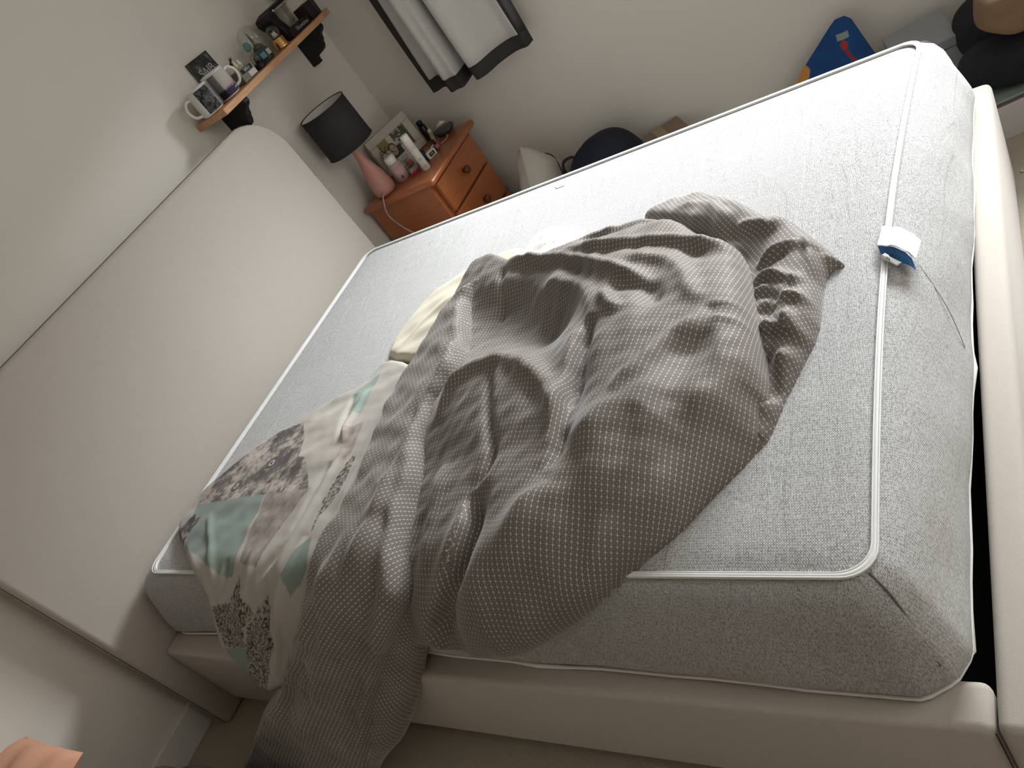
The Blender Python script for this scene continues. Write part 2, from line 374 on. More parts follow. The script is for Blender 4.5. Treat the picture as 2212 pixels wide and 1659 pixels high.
def wrinkle(q, amp, wl, seed):
    r = np.random.RandomState(seed); z = np.zeros(len(q))
    wx = .25 * np.sin(q[:, 0] * 9 + seed) + .2 * np.sin(q[:, 1] * 7 + 2 * seed)
    for k in range(7):
        a = r.rand() * 6.28; f = 6.28 / wl * (.6 + .9 * r.rand()); ph = r.rand() * 6.28
        z += np.sin((q[:, 0] * math.cos(a) + q[:, 1] * math.sin(a)) * f + ph + wx * 6)
    return amp * z / 3
def relax(q, V, idx, nx, ny, used):
    # lay the cloth out flat: move the pattern coordinates until their spacing equals the distances on the crumpled surface
    U0 = np.zeros((nx, ny, 2)); P0 = np.zeros((nx, ny, 3)); m = used.copy(); k = idx.reshape(nx, ny)
    U0[m] = q[k[m]]; P0[m] = V[k[m]]
    def run(U, P, m, it):
        E = []
        n0, n1 = m.shape
        for di, dj in ((1, 0), (0, 1), (1, 1), (1, -1)):
            a = (slice(0, n0 - di), slice(0, n1 - dj) if dj >= 0 else slice(1, n1)); b = (slice(di, n0), slice(dj, n1) if dj >= 0 else slice(0, n1 - 1))
            mm = m[a] & m[b]; E.append((a, b, mm[..., None] * 1., np.linalg.norm(P[a] - P[b], axis=-1, keepdims=True)))
        cnt = np.zeros(m.shape + (1,)) + 1e-9
        for a, b, mm, L in E: cnt[a] += mm; cnt[b] += mm
        vel = np.zeros_like(U)
        for _ in range(it):
            D = np.zeros_like(U)
            for a, b, mm, L in E:
                d = U[b] - U[a]; l = np.linalg.norm(d, axis=-1, keepdims=True) + 1e-9; c = d * (.5 * (l - L) / l * mm); D[a] += c; D[b] -= c
            vel = .9 * vel + D / cnt * 1.4; U = U + vel * .6
        return U
    for st, it in ((6, 900), (2, 500), (1, 60)):
        if st > 1:
            Uc, Pc, mc = U0[::st, ::st].copy(), P0[::st, ::st], m[::st, ::st]; U1 = run(Uc.copy(), Pc, mc, it); dd = (U1 - Uc) * mc[..., None]
            # spread into empty cells, then interpolate back
            w = mc[..., None] * 1.
            for _ in range(12):
                dn = dd * 0; wn = w * 0
                for di, dj in ((1, 0), (-1, 0), (0, 1), (0, -1)): dn += np.roll(dd * w, (di, dj), (0, 1)); wn += np.roll(w, (di, dj), (0, 1))
                e = (w == 0) & (wn > 0); dd = np.where(e, dn / np.maximum(wn, 1e-9), dd); w = np.where(e, 1., w)
            xi = np.clip(np.arange(nx) / st, 0, dd.shape[0] - 1.001); yi = np.clip(np.arange(ny) / st, 0, dd.shape[1] - 1.001)
            i = xi.astype(int); j = yi.astype(int); fx = (xi - i)[:, None, None]; fy = (yi - j)[None, :, None]
            U0 = U0 + (dd[i][:, j] * (1 - fx) + dd[np.minimum(i + 1, dd.shape[0] - 1)][:, j] * fx) * (1 - fy) + (dd[i][:, np.minimum(j + 1, dd.shape[1] - 1)] * (1 - fx) + dd[np.minimum(i + 1, dd.shape[0] - 1)][:, np.minimum(j + 1, dd.shape[1] - 1)] * fx) * fy
        else: U0 = run(U0, P0, m, it)
    o = q.copy(); kk = k[m]; o[kk] = U0[m]; return o
def sheet(name, outline, anchors, feats, m, parent, re=.04, res=.006, hmin=.003, lift=0., wr=((.003, .12, 1),), uvf=None, paint=None, smooth_n=1, hmax=.24, floor=True, edge_h=None, thick=.006):
    pl = [tuple(p[:2]) for p in outline]
    for _ in range(smooth_n): pl = chaikin(pl, True)
    A = np.array(pl); lo = A.min(0) - res * 2; hi = A.max(0) + res * 2
    nx = int((hi[0] - lo[0]) / res) + 1; ny = int((hi[1] - lo[1]) / res) + 1
    gx, gy = np.meshgrid(np.arange(nx) * res + lo[0], np.arange(ny) * res + lo[1], indexing='ij'); q = np.stack([gx.ravel(), gy.ravel()], 1)
    ins = inside(q, pl); I = ins.reshape(nx, ny)
    fm = I[:-1, :-1] | I[1:, :-1] | I[:-1, 1:] | I[1:, 1:]
    used = np.zeros((nx, ny), bool)
    for a in (0, 1):
        for b in (0, 1): used[a:nx - 1 + a, b:ny - 1 + b] |= fm
    idx = -np.ones(nx * ny, int); u = used.ravel(); idx[u] = np.arange(u.sum())
    q = q[u]; insu = ins[u]; d, cp, _, _ = segdist(q, pl, True); q = np.where(insu[:, None], q, cp); d = np.where(insu, d, 0)
    h = np.clip(rbf(anchors)(q), hmin, hmax)
    for ft in feats:
        kind, amp, wd, pts = ft[:4]
        pp = chaikin(chaikin([p[:2] for p in pts])); dd, _, sg, al = segdist(q, pp)
        tap = np.clip(np.minimum(al, 1 - al) / .18, 0, 1) ** .7
        if kind == 'r': h += amp * tap * np.exp(-(dd / wd) ** 2)
        elif kind == 's':   # one-sided ridge: sharp flank on the side given by sign of wd2
            w2 = ft[4]; h += amp * tap * np.where(sg > 0, np.exp(-(dd / wd) ** 2), np.exp(-(dd / w2) ** 2))
        elif kind == 'c':   # step: drops on one side of the line
            w2 = ft[4]; side = ft[5]; st = 1 / (1 + np.exp(-(sg * side * dd) / .0035)); h += -amp * tap * st * np.exp(-(dd / w2) ** 2) + .25 * amp * tap * (1 - st) * np.exp(-(dd / wd) ** 2)
    for a_, wl, sd in wr: h += wrinkle(q, a_, wl, sd)
    h = np.maximum(h, hmin)
    e = np.clip(d / re, 0, 1); prof_ = np.sqrt(np.clip(1 - (1 - e) ** 2, 0, 1)); h = h * prof_ + lift
    if edge_h is not None: h = np.maximum(h, edge_h)
    vs = []
    for i in range(len(q)):
        b, nn = base_pt(q[i, 0], q[i, 1]); p = b + nn * h[i]
        if p[2] < .012: p[1] -= (.012 - p[2]) * .8; p[2] = .012 + .3 * max(0, h[i] - .02)
        vs.append(p)
    ii, jj = np.nonzero(fm); a = idx[ii * ny + jj]; b = idx[(ii + 1) * ny + jj]; c = idx[(ii + 1) * ny + jj + 1]; dq = idx[ii * ny + jj + 1]
    F = np.stack([a, b, c, dq], 1)
    me = bpy.data.meshes.new(name); V = np.array(vs)
    me.from_pydata(V.tolist(), [], F.tolist()); me.update()
    uvl = me.uv_layers.new(name='cloth'); lv = np.empty(len(me.loops), int); me.loops.foreach_get('vertex_index', lv)
    uv = uvf(relax(q, V, idx, nx, ny, used), h) if uvf else q
    uvl.data.foreach_set('uv', uv[lv].ravel())
    if paint is not None:
        ca = me.color_attributes.new('print', 'FLOAT_COLOR', 'POINT'); c4 = np.ones((len(q), 4)); c4[:, :3] = paint(q); ca.data.foreach_set('color', c4.ravel())
    o = link(name, me, m, parent, True)
    if thick: s = o.modifiers.new('t', 'SOLIDIFY'); s.thickness = thick; s.offset = -1
    return o
n = N('grid_printed_cotton', .66, .35)
u = n.sep(n.coord('UV')); sc = 1 / .0093
U = n.math('MULTIPLY', u[0], sc); V_ = n.math('MULTIPLY', u[1], sc)
def lined(x, wd): f = n.math('FRACT', x); return n.math('LESS_THAN', n.math('ABSOLUTE', n.math('SUBTRACT', f, .5)), wd)
gd = n.math('MAXIMUM', lined(U, .055), n.math('MULTIPLY', lined(V_, .045), .7))
dg = n.math('MAXIMUM', lined(n.math('ADD', n.math('ADD', U, V_), .5), .045), lined(n.math('ADD', n.math('SUBTRACT', U, V_), .5), .045))
fu = n.math('SUBTRACT', n.math('FRACT', U), .5); fv = n.math('SUBTRACT', n.math('FRACT', V_), .5)
nd = n.math('LESS_THAN', n.math('ADD', n.math('MULTIPLY', fu, fu), n.math('MULTIPLY', fv, fv)), .0105)
k = n.math('MAXIMUM', n.math('MULTIPLY', gd, .55), n.math('MULTIPLY', dg, .36))
msk = n.ramp(n.noise(7, 2), [(.38, .55), (.62, 1.)])
k = n.math('MAXIMUM', n.math('MULTIPLY', k, msk), n.math('MULTIPLY', nd, .8))
th = n.noise(900, 1); bse = n.mix(th, (.086, .074, .066), (.128, .111, .101))
n.col(n.mix(k, bse, (.70, .67, .64))); n.bump(n.noise(420, 2), .15, .001); GRID = n(Sheen_Weight=.25, Sheen_Roughness=.4)
CREAM = plain('cream_cotton', (.64, .60, .49), .85, .04, 6, .1, 500, Sheen_Weight=.1)
n = N('printed_cotton', .85, .15); at = n.n('ShaderNodeAttribute', attribute_name='print'); n.col(at.outputs['Color']); n.bump(n.noise(420, 2), .12, .001); PRINT = n(Sheen_Weight=.1)

duvet = thing('duvet', 'crumpled dark grey grid-patterned duvet slumped over the near side of the mattress', 'duvet')
def uvw(ang, s=1., o=(0, 0), wv=.02):
    def f(q, h):
        c, s_ = math.cos(ang), math.sin(ang); x = q[:, 0] * c - q[:, 1] * s_; y = q[:, 0] * s_ + q[:, 1] * c
        x = x + wv * np.sin(y * 3 + 1); y = y + wv * np.sin(x * 3 + 2)
        return np.stack([x * s + o[0], y * s + o[1]], 1)
    return f
mo = [(1.025,0.823),(1.106,0.85),(1.166,0.882),(1.225,0.885),(1.319,0.869),(1.392,0.84),(1.456,0.787),(1.503,0.734),(1.559,0.691),(1.577,0.693),(1.604,0.634),(1.633,0.528),(1.658,0.404),(1.677,0.296),(1.664,0.278),(1.675,0.234),(1.68,0.219),(1.67,0.213),(1.645,0.182),(1.595,0.118),(1.556,0.059),(1.488,0.0),(1.427,-0.042),(1.376,-0.07),(1.312,-0.097),(1.214,-0.13),(1.105,-0.132),(1.045,-0.118),(0.992,-0.125),(0.99,-0.132),(0.943,-0.188),(0.888,-0.264),(0.83,-0.339),(0.777,-0.395),(0.732,-0.425),(0.679,-0.465),(0.588,-0.561),(0.413,-0.586),(0.681,-0.259),(0.834,-0.075),(0.871,0.035),(0.834,0.206),(0.78,0.413),(0.765,0.6),(0.76,0.772),(0.806,0.886),(0.868,0.93)]
ma = [(1.088,0.624,0.045),(0.995,0.695,0.05),(0.994,0.621,0.045),(1.188,0.533,0.05),(0.951,0.596,0.05),(1.228,0.567,0.075),(1.005,0.754,0.1),(1.173,0.692,0.115),(1.306,0.568,0.13),(1.133,0.432,0.12),(1.033,0.407,0.115),(1.296,0.299,0.125),(0.964,0.357,0.09),(1.229,0.301,0.138),(1.292,0.238,0.132),(1.101,0.239,0.1),(1.279,0.197,0.12),(1.398,0.402,0.15),(1.406,0.263,0.14),(1.419,0.19,0.14),(1.521,0.255,0.135),(1.555,0.359,0.115),(1.647,0.35,0.1),(1.633,0.241,0.08),(1.44,0.567,0.125),(1.571,0.536,0.11),(1.502,0.684,0.1),(1.388,0.761,0.115),(1.177,0.827,0.09),(1.225,0.861,0.08),(1.48,0.114,0.13),(1.343,0.082,0.12),(1.24,0.098,0.11),(1.478,0.039,0.1),(1.37,0.004,0.11),(1.247,-0.038,0.08),(1.391,-0.036,0.06),(1.57,0.116,0.09),(1.64,0.207,0.03),(1.655,0.248,0.045),(1.059,0.06,0.055),(1.061,-0.03,0.05),(0.945,-0.166,0.055),(0.774,-0.355,0.05),(1.089,0.134,0.08),(1.175,0.017,0.08),(0.848,0.263,0.035),(0.953,0.033,0.03),(0.862,0.676,0.06)]
def F(kind, amp, wd, pts, *r): return (kind, amp, wd, pts) + r
mf = [F('r', .030, .022, [(0.988,0.303,0.11),(0.992,0.385,0.12),(1.048,0.427,0.13),(1.151,0.423,0.14),(1.235,0.373,0.14),(1.319,0.29,0.14),(1.365,0.219,0.14),(1.371,0.166,0.13)]),
 F('r', -.020, .013, [(1.132,0.399,0.12),(1.145,0.334,0.12),(1.175,0.254,0.11),(1.207,0.189,0.11),(1.199,0.143,0.11),(1.162,0.111,0.1)]),
 F('r', .024, .014, [(0.973,0.833,0.1),(1.05,0.802,0.11),(1.156,0.752,0.12),(1.251,0.696,0.12),(1.344,0.626,0.13),(1.466,0.541,0.13)]),
 F('r', -.012, .016, [(0.955,0.787,0.1),(1.07,0.767,0.1),(1.145,0.745,0.1),(1.284,0.659,0.1)]),
 F('r', -.012, .012, [(0.965,0.807,0.09),(0.977,0.735,0.08),(0.979,0.657,0.06)]),
 F('r', .014, .018, [(1.099,0.691,0.1),(1.185,0.666,0.12),(1.259,0.625,0.13),(1.313,0.555,0.14),(1.353,0.465,0.15)]),
 F('r', .020, .013, [(1.347,0.55,0.14),(1.371,0.511,0.14),(1.409,0.468,0.14)]),
 F('r', -.018, .024, [(1.358,0.547,0.12),(1.408,0.564,0.12),(1.471,0.51,0.12),(1.46,0.475,0.12)]),
 F('r', .016, .016, [(1.359,0.649,0.13),(1.422,0.64,0.13),(1.476,0.617,0.13),(1.517,0.556,0.13),(1.534,0.501,0.12),(1.569,0.477,0.12)]),
 F('r', .024, .016, [(1.105,0.785,0.1),(1.197,0.761,0.11),(1.287,0.727,0.12),(1.418,0.703,0.13),(1.497,0.685,0.13),(1.575,0.647,0.12),(1.609,0.625,0.1)]),
 F('r', -.014, .018, [(1.286,0.709,0.11),(1.401,0.697,0.11),(1.478,0.68,0.11),(1.551,0.602,0.11)]),
 F('r', .022, .012, [(1.153,0.859,0.09),(1.234,0.867,0.1),(1.31,0.863,0.1),(1.394,0.833,0.1),(1.443,0.788,0.1),(1.495,0.732,0.1),(1.53,0.692,0.1)]),
 F('r', -.012, .014, [(1.15,0.85,0.08),(1.263,0.836,0.09),(1.361,0.821,0.09),(1.424,0.789,0.09)]),
 F('r', -.020, .034, [(1.555,0.392,0.11),(1.567,0.318,0.11),(1.569,0.257,0.11),(1.541,0.205,0.12)]),
 F('r', .010, .016, [(1.597,0.431,0.11),(1.619,0.337,0.11),(1.643,0.242,0.11)]),
 F('r', .022, .018, [(1.454,0.254,0.14),(1.493,0.308,0.14),(1.531,0.384,0.13),(1.584,0.442,0.12)]),
 F('r', .007, .007, [(1.576,0.463,0.11),(1.615,0.458,0.11),(1.642,0.453,0.1)]), F('r', .007, .007, [(1.592,0.421,0.11),(1.634,0.415,0.11),(1.656,0.412,0.1)]),
 F('r', .022, .045, [(1.395,0.162,0.13),(1.451,0.204,0.14),(1.522,0.239,0.13),(1.595,0.252,0.12),(1.637,0.266,0.1)]),
 F('c', .036, .03, [(1.331,0.479,0.13),(1.338,0.366,0.13),(1.351,0.251,0.13),(1.358,0.166,0.12),(1.348,0.126,0.11)], .035, 1),
 F('c', .045, .03, [(1.167,0.11,0.1),(1.191,0.052,0.1),(1.181,0.024,0.09),(1.155,-0.005,0.08),(1.118,-0.037,0.07),(1.057,-0.078,0.05)], .04, 1),
 F('r', -.016, .035, [(1.28,-0.029,0.08),(1.429,0.018,0.1),(1.525,0.096,0.1),(1.627,0.17,0.09)]),
 F('r', .024, .026, [(1.37,0.098,0.12),(1.328,0.022,0.11),(1.222,-0.013,0.09),(1.126,-0.044,0.07)]),
 F('r', .016, .03, [(1.154,-0.077,0.06),(1.297,-0.061,0.06),(1.41,-0.031,0.06),(1.509,0.01,0.07)]),
 F('r', .014, .02, [(1.066,0.195,0.09),(1.074,0.093,0.08),(1.083,-0.004,0.07)]), F('r', -.014, .02, [(1.017,0.111,0.06),(1.047,-0.029,0.06),(0.877,-0.236,0.05)])]
mf = [f[:1] + (f[1] * (.8 if f[0] == 'r' else 1),) + f[2:] for f in mf]
sheet('grid_side', mo, ma, mf, GRID, duvet, re=.034, wr=((.0026, .11, 3), (.0012, .045, 8)), uvf=uvw(.04, wv=.022))
so = [(0.777,0.049),(0.779,0.089),(0.783,0.122),(0.788,0.216),(0.759,0.315),(0.758,0.353),(0.746,0.441),(0.756,0.5),(0.76,0.557),(0.773,0.643),(0.768,0.692),(0.787,0.735),(0.809,0.772),(0.852,0.793),(0.871,0.813),(0.923,0.835),(0.962,0.841),(1.003,0.844),(0.948,0.822),(0.887,0.787),(0.878,0.724),(0.911,0.631),(0.929,0.579),(0.953,0.533),(0.961,0.474),(0.949,0.427),(0.934,0.388),(0.946,0.334),(0.969,0.255),(0.997,0.18),(1.001,0.114),(1.013,0.044),(1.03,0.012),(1.039,-0.016),(1.037,-0.031),(1.02,-0.045),(0.929,-0.117),(0.848,-0.22),(0.782,-0.318),(0.676,-0.476),(-0.003,-0.635),(0.16,-0.512),(0.265,-0.424),(0.368,-0.337),(0.438,-0.275),(0.513,-0.241),(0.553,-0.203),(0.598,-0.151),(0.671,-0.09),(0.733,-0.049),(0.765,-0.015),(0.768,0.013)]
sa = [(0.956,0.767,0.12),(0.891,0.687,0.105),(0.86,0.604,0.1),(0.93,0.489,0.105),(0.883,0.404,0.1),(0.863,0.304,0.095),(0.956,0.201,0.1),(0.883,0.154,0.095),(0.874,0.077,0.092),(0.996,0.041,0.095),(0.864,0.02,0.09),(0.98,-0.026,0.088),(0.836,-0.051,0.09),(0.842,-0.142,0.085),(0.643,-0.218,0.085),(0.451,-0.37,0.08),(0.712,-0.337,0.075)]
sf = [F('r', .014, .02, [(0.931,0.691,0.12),(0.917,0.537,0.12),(0.913,0.381,0.12),(0.926,0.197,0.11),(0.949,0.04,0.1),(0.891,-0.026,0.09),(0.616,-0.225,0.08)]),
 F('r', -.016, .014, [(0.898,0.62,0.12),(0.911,0.465,0.12),(0.908,0.324,0.11),(0.927,0.157,0.1)]),
 F('r', .014, .012, [(0.911,0.654,0.13),(0.957,0.517,0.13),(0.952,0.413,0.12),(0.939,0.31,0.12)]),
 F('r', -.016, .018, [(0.956,0.088,0.1),(0.994,-0.004,0.1),(0.902,-0.081,0.08),(0.688,-0.37,0.07)]),
 F('r', .014, .016, [(0.901,0.049,0.1),(0.862,-0.004,0.1),(0.767,-0.062,0.09),(0.607,-0.202,0.08)]),
 F('r', .012, .02, [(0.805,-0.085,0.09),(0.718,-0.207,0.09),(0.528,-0.359,0.08)]),
 F('r', -.012, .02, [(0.743,-0.077,0.08),(0.674,-0.161,0.08),(0.489,-0.322,0.07)])]
sheet('rolled_edge', so, sa, sf, GRID, duvet, re=.03, wr=((.003, .09, 5), (.0014, .04, 9)), uvf=uvw(.9, wv=.012, o=(.3, .2)))
uo = [(1.266,0.965),(1.292,0.997),(1.372,1.0),(1.421,1.009),(1.483,0.933),(1.55,0.865),(1.629,0.763),(1.659,0.765),(1.713,0.692),(1.754,0.632),(1.769,0.608),(1.746,0.608),(1.732,0.572),(1.735,0.51),(1.734,0.444),(1.71,0.364),(1.689,0.289),(1.677,0.232),(1.668,0.215),(1.637,0.231),(1.614,0.334),(1.578,0.513),(1.547,0.655),(1.511,0.756),(1.367,0.882)]
ua = [(1.418,0.993,0.03),(1.369,0.944,0.045),(1.528,0.8,0.07),(1.617,0.706,0.065),(1.669,0.703,0.06),(1.723,0.637,0.05),(1.752,0.616,0.035),(1.671,0.607,0.06),(1.711,0.522,0.055),(1.683,0.458,0.058),(1.71,0.419,0.045),(1.678,0.363,0.045),(1.69,0.298,0.035),(1.643,0.546,0.055),(1.67,0.258,0.03),(1.573,0.675,0.035),(1.613,0.548,0.04),(1.643,0.425,0.035),(1.655,0.342,0.028)]
R_ = lambda amp, w, pts: F('r', amp * .62, w * 1.1, pts)
uf = [R_(.024, .010, [(1.615,0.616,0.07),(1.636,0.628,0.07),(1.672,0.645,0.07),(1.701,0.647,0.06)]), R_(-.016, .009, [(1.614,0.613,0.06),(1.64,0.619,0.06),(1.678,0.624,0.06)]),
 R_(.024, .009, [(1.618,0.574,0.07),(1.641,0.586,0.07),(1.685,0.552,0.07),(1.713,0.54,0.06)]), R_(-.016, .010, [(1.62,0.574,0.06),(1.66,0.562,0.06),(1.695,0.543,0.05)]),
 R_(.020, .008, [(1.621,0.547,0.07),(1.649,0.545,0.07)]), R_(.024, .009, [(1.673,0.507,0.07),(1.702,0.502,0.07),(1.728,0.488,0.06)]),
 R_(-.014, .008, [(1.628,0.546,0.06),(1.675,0.505,0.06),(1.713,0.486,0.05)]),
 R_(.024, .009, [(1.64,0.459,0.07),(1.67,0.442,0.07),(1.694,0.431,0.07),(1.685,0.474,0.07)]), R_(.022, .010, [(1.693,0.459,0.07),(1.71,0.421,0.07),(1.745,0.408,0.05)]),
 R_(-.018, .014, [(1.642,0.504,0.06),(1.667,0.473,0.06)]), R_(-.018, .014, [(1.655,0.441,0.05),(1.697,0.417,0.05),(1.726,0.398,0.04)]),
 R_(.022, .009, [(1.703,0.674,0.06),(1.714,0.635,0.06),(1.736,0.552,0.06),(1.749,0.491,0.05)]), R_(-.014, .010, [(1.724,0.635,0.04),(1.736,0.585,0.04)]),
 R_(.018, .012, [(1.558,0.748,0.07),(1.623,0.729,0.07),(1.639,0.704,0.07),(1.66,0.741,0.06)]), R_(-.014, .012, [(1.532,0.749,0.06),(1.607,0.702,0.06),(1.652,0.703,0.06)]),
 R_(-.022, .016, [(1.651,0.408,0.05),(1.676,0.337,0.04),(1.688,0.293,0.03)]), R_(.022, .012, [(1.67,0.294,0.05),(1.684,0.266,0.04),(1.696,0.292,0.03)]),
 R_(.014, .01, [(1.674,0.381,0.06),(1.717,0.369,0.05)]), R_(.012, .012, [(1.386,0.92,0.07),(1.473,0.876,0.07),(1.552,0.773,0.07)])]
sheet('folded_corner', uo, ua, uf, GRID, duvet, re=.03, res=.005, wr=((.0022, .06, 12),), uvf=uvw(-.55, wv=.012, o=(.1, .6)))
# cream flap and printed reverse side
qo = [(0.541,0.681),(0.525,0.731),(0.521,0.769),(0.548,0.828),(0.567,0.871),(0.622,0.927),(0.697,0.956),(0.792,0.985),(0.872,0.983),(0.94,0.972),(0.982,0.837),(0.883,0.818),(0.819,0.751),(0.784,0.658),(0.735,0.596)]
qa = [(0.554,0.714,0.02),(0.638,0.749,0.035),(0.718,0.819,0.05),(0.842,0.883,0.055),(0.936,0.885,0.055),(0.774,0.678,0.05),(0.637,0.687,0.035)]
sheet('cream_flap', qo, qa, [R_(.008, .012, [(0.602,0.71,0.03),(0.674,0.788,0.04),(0.778,0.837,0.05)])], CREAM, duvet, re=.02, res=.006, wr=((.002, .09, 2),))
# print colours
def fbm(q, s, sd, o=4):
    r = np.random.RandomState(sd); z = np.zeros(len(q)); a = 1.
    for k in range(o):
        g = r.rand(64, 64); x = (q[:, 0] * s * 2 ** k) % 63; y = (q[:, 1] * s * 2 ** k) % 63; xi = x.astype(int); yi = y.astype(int); fx = x - xi; fy = y - yi
        fx = fx * fx * (3 - 2 * fx); fy = fy * fy * (3 - 2 * fy)
        z += a * ((g[xi, yi] * (1 - fx) + g[xi + 1, yi] * fx) * (1 - fy) + (g[xi, yi + 1] * (1 - fx) + g[xi + 1, yi + 1] * fx) * fy); a *= .55
    return z / 2.1
CRM, MINT, FUR, DRK, BEI = np.array((.40, .378, .345)), np.array((.205, .25, .225)), np.array((.30, .26, .235)), np.array((.055, .048, .045)), np.array((.42, .38, .34))
pz = {'mint1': [(0.065,0.218),(0.411,0.212),(0.449,0.005),(0.42,0.002),(0.157,0.072)], 'wolf': [(0.07,0.218),(0.415,0.211),(0.606,0.199),(0.356,0.462),(0.235,0.444),(0.037,0.281)],
 'beige1': [(0.384,0.454),(0.524,0.427),(0.625,0.281),(0.462,0.322)], 'fur2': [(0.415,0.211),(0.611,0.2),(0.571,0.117),(0.548,0.017),(0.465,0.027)],
 'bark1': [(0.356,-0.048),(0.435,-0.039),(0.474,-0.003),(0.477,0.009),(0.495,-0.023),(0.535,-0.055),(0.455,-0.09),(0.422,-0.148),(0.345,-0.161),(0.315,-0.153),(0.337,-0.093)],
 'bark2': [(0.474,-0.089),(0.6,-0.022),(0.613,-0.038),(0.533,-0.111),(0.521,-0.149),(0.399,-0.287),(0.379,-0.275),(0.362,-0.237),(0.417,-0.155)],
 'mint2': [(0.312,-0.163),(0.421,-0.152),(0.358,-0.25),(0.322,-0.193)], 'mint3': [(0.67,0.012),(0.724,0.063),(0.752,0.011),(0.74,-0.008),(0.697,-0.026)],
 'fringe': [(0.046,0.135),(0.128,0.08),(0.141,0.144),(0.13,0.177),(0.093,0.18)], 'mint4': [(0.518,0.532),(0.59,0.592),(0.617,0.504),(0.627,0.433),(0.582,0.448)],
 'rock': [(0.603,0.382),(0.673,0.393),(0.702,0.297),(0.688,0.258),(0.649,0.29)], 'bark3': [(0.694,0.16),(0.711,0.274),(0.727,0.279),(0.743,0.18),(0.714,0.109),(0.718,0.062)], 'white': [(0.389,0.523),(0.614,0.612),(0.616,0.645),(0.607,0.452),(0.529,0.434),(0.346,0.472)]}
eyes = [(0.338,0.323),(0.229,0.26)]
def paint(q):
    c = np.tile(CRM, (len(q), 1)) ; n1 = fbm(q, 60, 2); n2 = fbm(q, 140, 3); n3 = fbm(q, 25, 4)
    qw = q + .006 * np.stack([n1 - .5, n2 - .5], 1)
    def reg(k, col_, w_=False): m = inside(qw if w_ else q, pz[k]); c[m] = col_[m] if col_.ndim == 2 else col_
    T1 = lambda a: np.tile(a, (len(q), 1))
    reg('white', T1(CRM * 1.1)); reg('mint1', T1(MINT)); reg('mint2', T1(MINT * 1.1)); reg('mint3', T1(MINT)); reg('mint4', T1(MINT * 1.3))
    f = np.clip((n1 - .42) * 5, 0, 1)[:, None]; fur = DRK * (1 - f) + FUR * 1.3 * f
    f2 = np.clip((n3 * .6 + n2 * .4 - .40) * 5, 0, 1)[:, None]; wolf = DRK * 1.5 * (1 - f2) + (FUR * 1.35) * f2
    reg('wolf', wolf, True); reg('fur2', FUR * (.5 + .8 * n1[:, None]), True); reg('beige1', T1(BEI))
    st = np.sin((q[:, 0] * 1.2 + q[:, 1]) * 430 + n1 * 30 + n3 * 34)[:, None]; bark = np.where(st > .1, DRK, CRM * .85)
    for k in ('bark1', 'bark2', 'bark3'): reg(k, bark, True)
    reg('fringe', fur * .8, True); reg('rock', FUR * (.6 + n1[:, None]), True)
    for e in eyes:
        d = np.hypot(*(q - np.array(e)).T); c[d < .020] = DRK * 1.2; c[(d < .010)] = FUR * 1.6; c[d < .0055] = DRK * .5; c[np.hypot(*(q - np.array(e) - .003).T) < .0018] = CRM
    return np.clip(c, 0, 1)
po = [(0.61,0.656),(0.549,0.648),(0.536,0.585),(0.465,0.561),(0.376,0.532),(0.278,0.487),(0.233,0.446),(0.138,0.415),(0.103,0.372),(0.035,0.283),(0.009,0.212),(0.013,0.162),(0.045,0.124),(0.118,0.085),(0.212,0.032),(0.272,0.004),(0.338,-0.029),(0.331,-0.059),(0.285,-0.132),(0.289,-0.169),(0.303,-0.199),(0.347,-0.239),(0.375,-0.286),(0.383,-0.299),(0.534,-0.245),(0.628,-0.152),(0.731,-0.066),(0.8,-0.014),(0.798,0.044),(0.786,0.147),(0.773,0.261),(0.749,0.402),(0.753,0.505),(0.76,0.566)]
pa = [(0.619,0.597,0.035),(0.536,0.499,0.035),(0.364,0.436,0.03),(0.241,0.357,0.03),(0.127,0.26,0.028),(0.069,0.175,0.025),(0.158,0.095,0.028),(0.316,0.025,0.04),(0.399,-0.031,0.03),(0.347,-0.123,0.025),(0.378,-0.213,0.025),(0.477,0.099,0.04),(0.486,0.229,0.045),(0.588,0.34,0.05),(0.667,0.08,0.055),(0.643,-0.033,0.05),(0.636,-0.132,0.045),(0.717,0.314,0.06),(0.782,0.04,0.06)]
pf = [R_(.016, .010, [(0.59,0.537,0.05),(0.594,0.475,0.05),(0.602,0.397,0.05),(0.636,0.334,0.05)]), R_(-.014, .009, [(0.537,0.527,0.04),(0.55,0.445,0.04),(0.606,0.346,0.04)]),
 R_(.016, .012, [(0.664,0.308,0.06),(0.666,0.175,0.06),(0.658,0.077,0.06),(0.64,0.005,0.05)]), R_(-.016, .010, [(0.632,0.278,0.05),(0.635,0.146,0.05),(0.636,0.049,0.05),(0.562,-0.007,0.04)]),
 R_(.018, .010, [(0.701,0.063,0.06),(0.692,0.01,0.06),(0.64,-0.04,0.05),(0.581,-0.119,0.05),(0.481,-0.232,0.04)]), R_(-.018, .010, [(0.612,-0.0,0.04),(0.572,-0.058,0.04),(0.507,-0.167,0.04)]),
 R_(.010, .010, [(0.176,0.179,0.03),(0.301,0.075,0.03),(0.38,-0.007,0.03)]), R_(-.012, .008, [(0.41,0.035,0.03),(0.419,-0.007,0.03),(0.35,-0.043,0.02)]),
 R_(.012, .014, [(0.5,0.073,0.04),(0.525,0.0,0.04),(0.473,-0.06,0.04),(0.388,-0.182,0.03)])]
sheet('printed_side', po, pa, pf, PRINT, duvet, re=.022, res=.0033, wr=((.002, .1, 22), (.0004, .05, 5)), paint=paint, lift=.004)
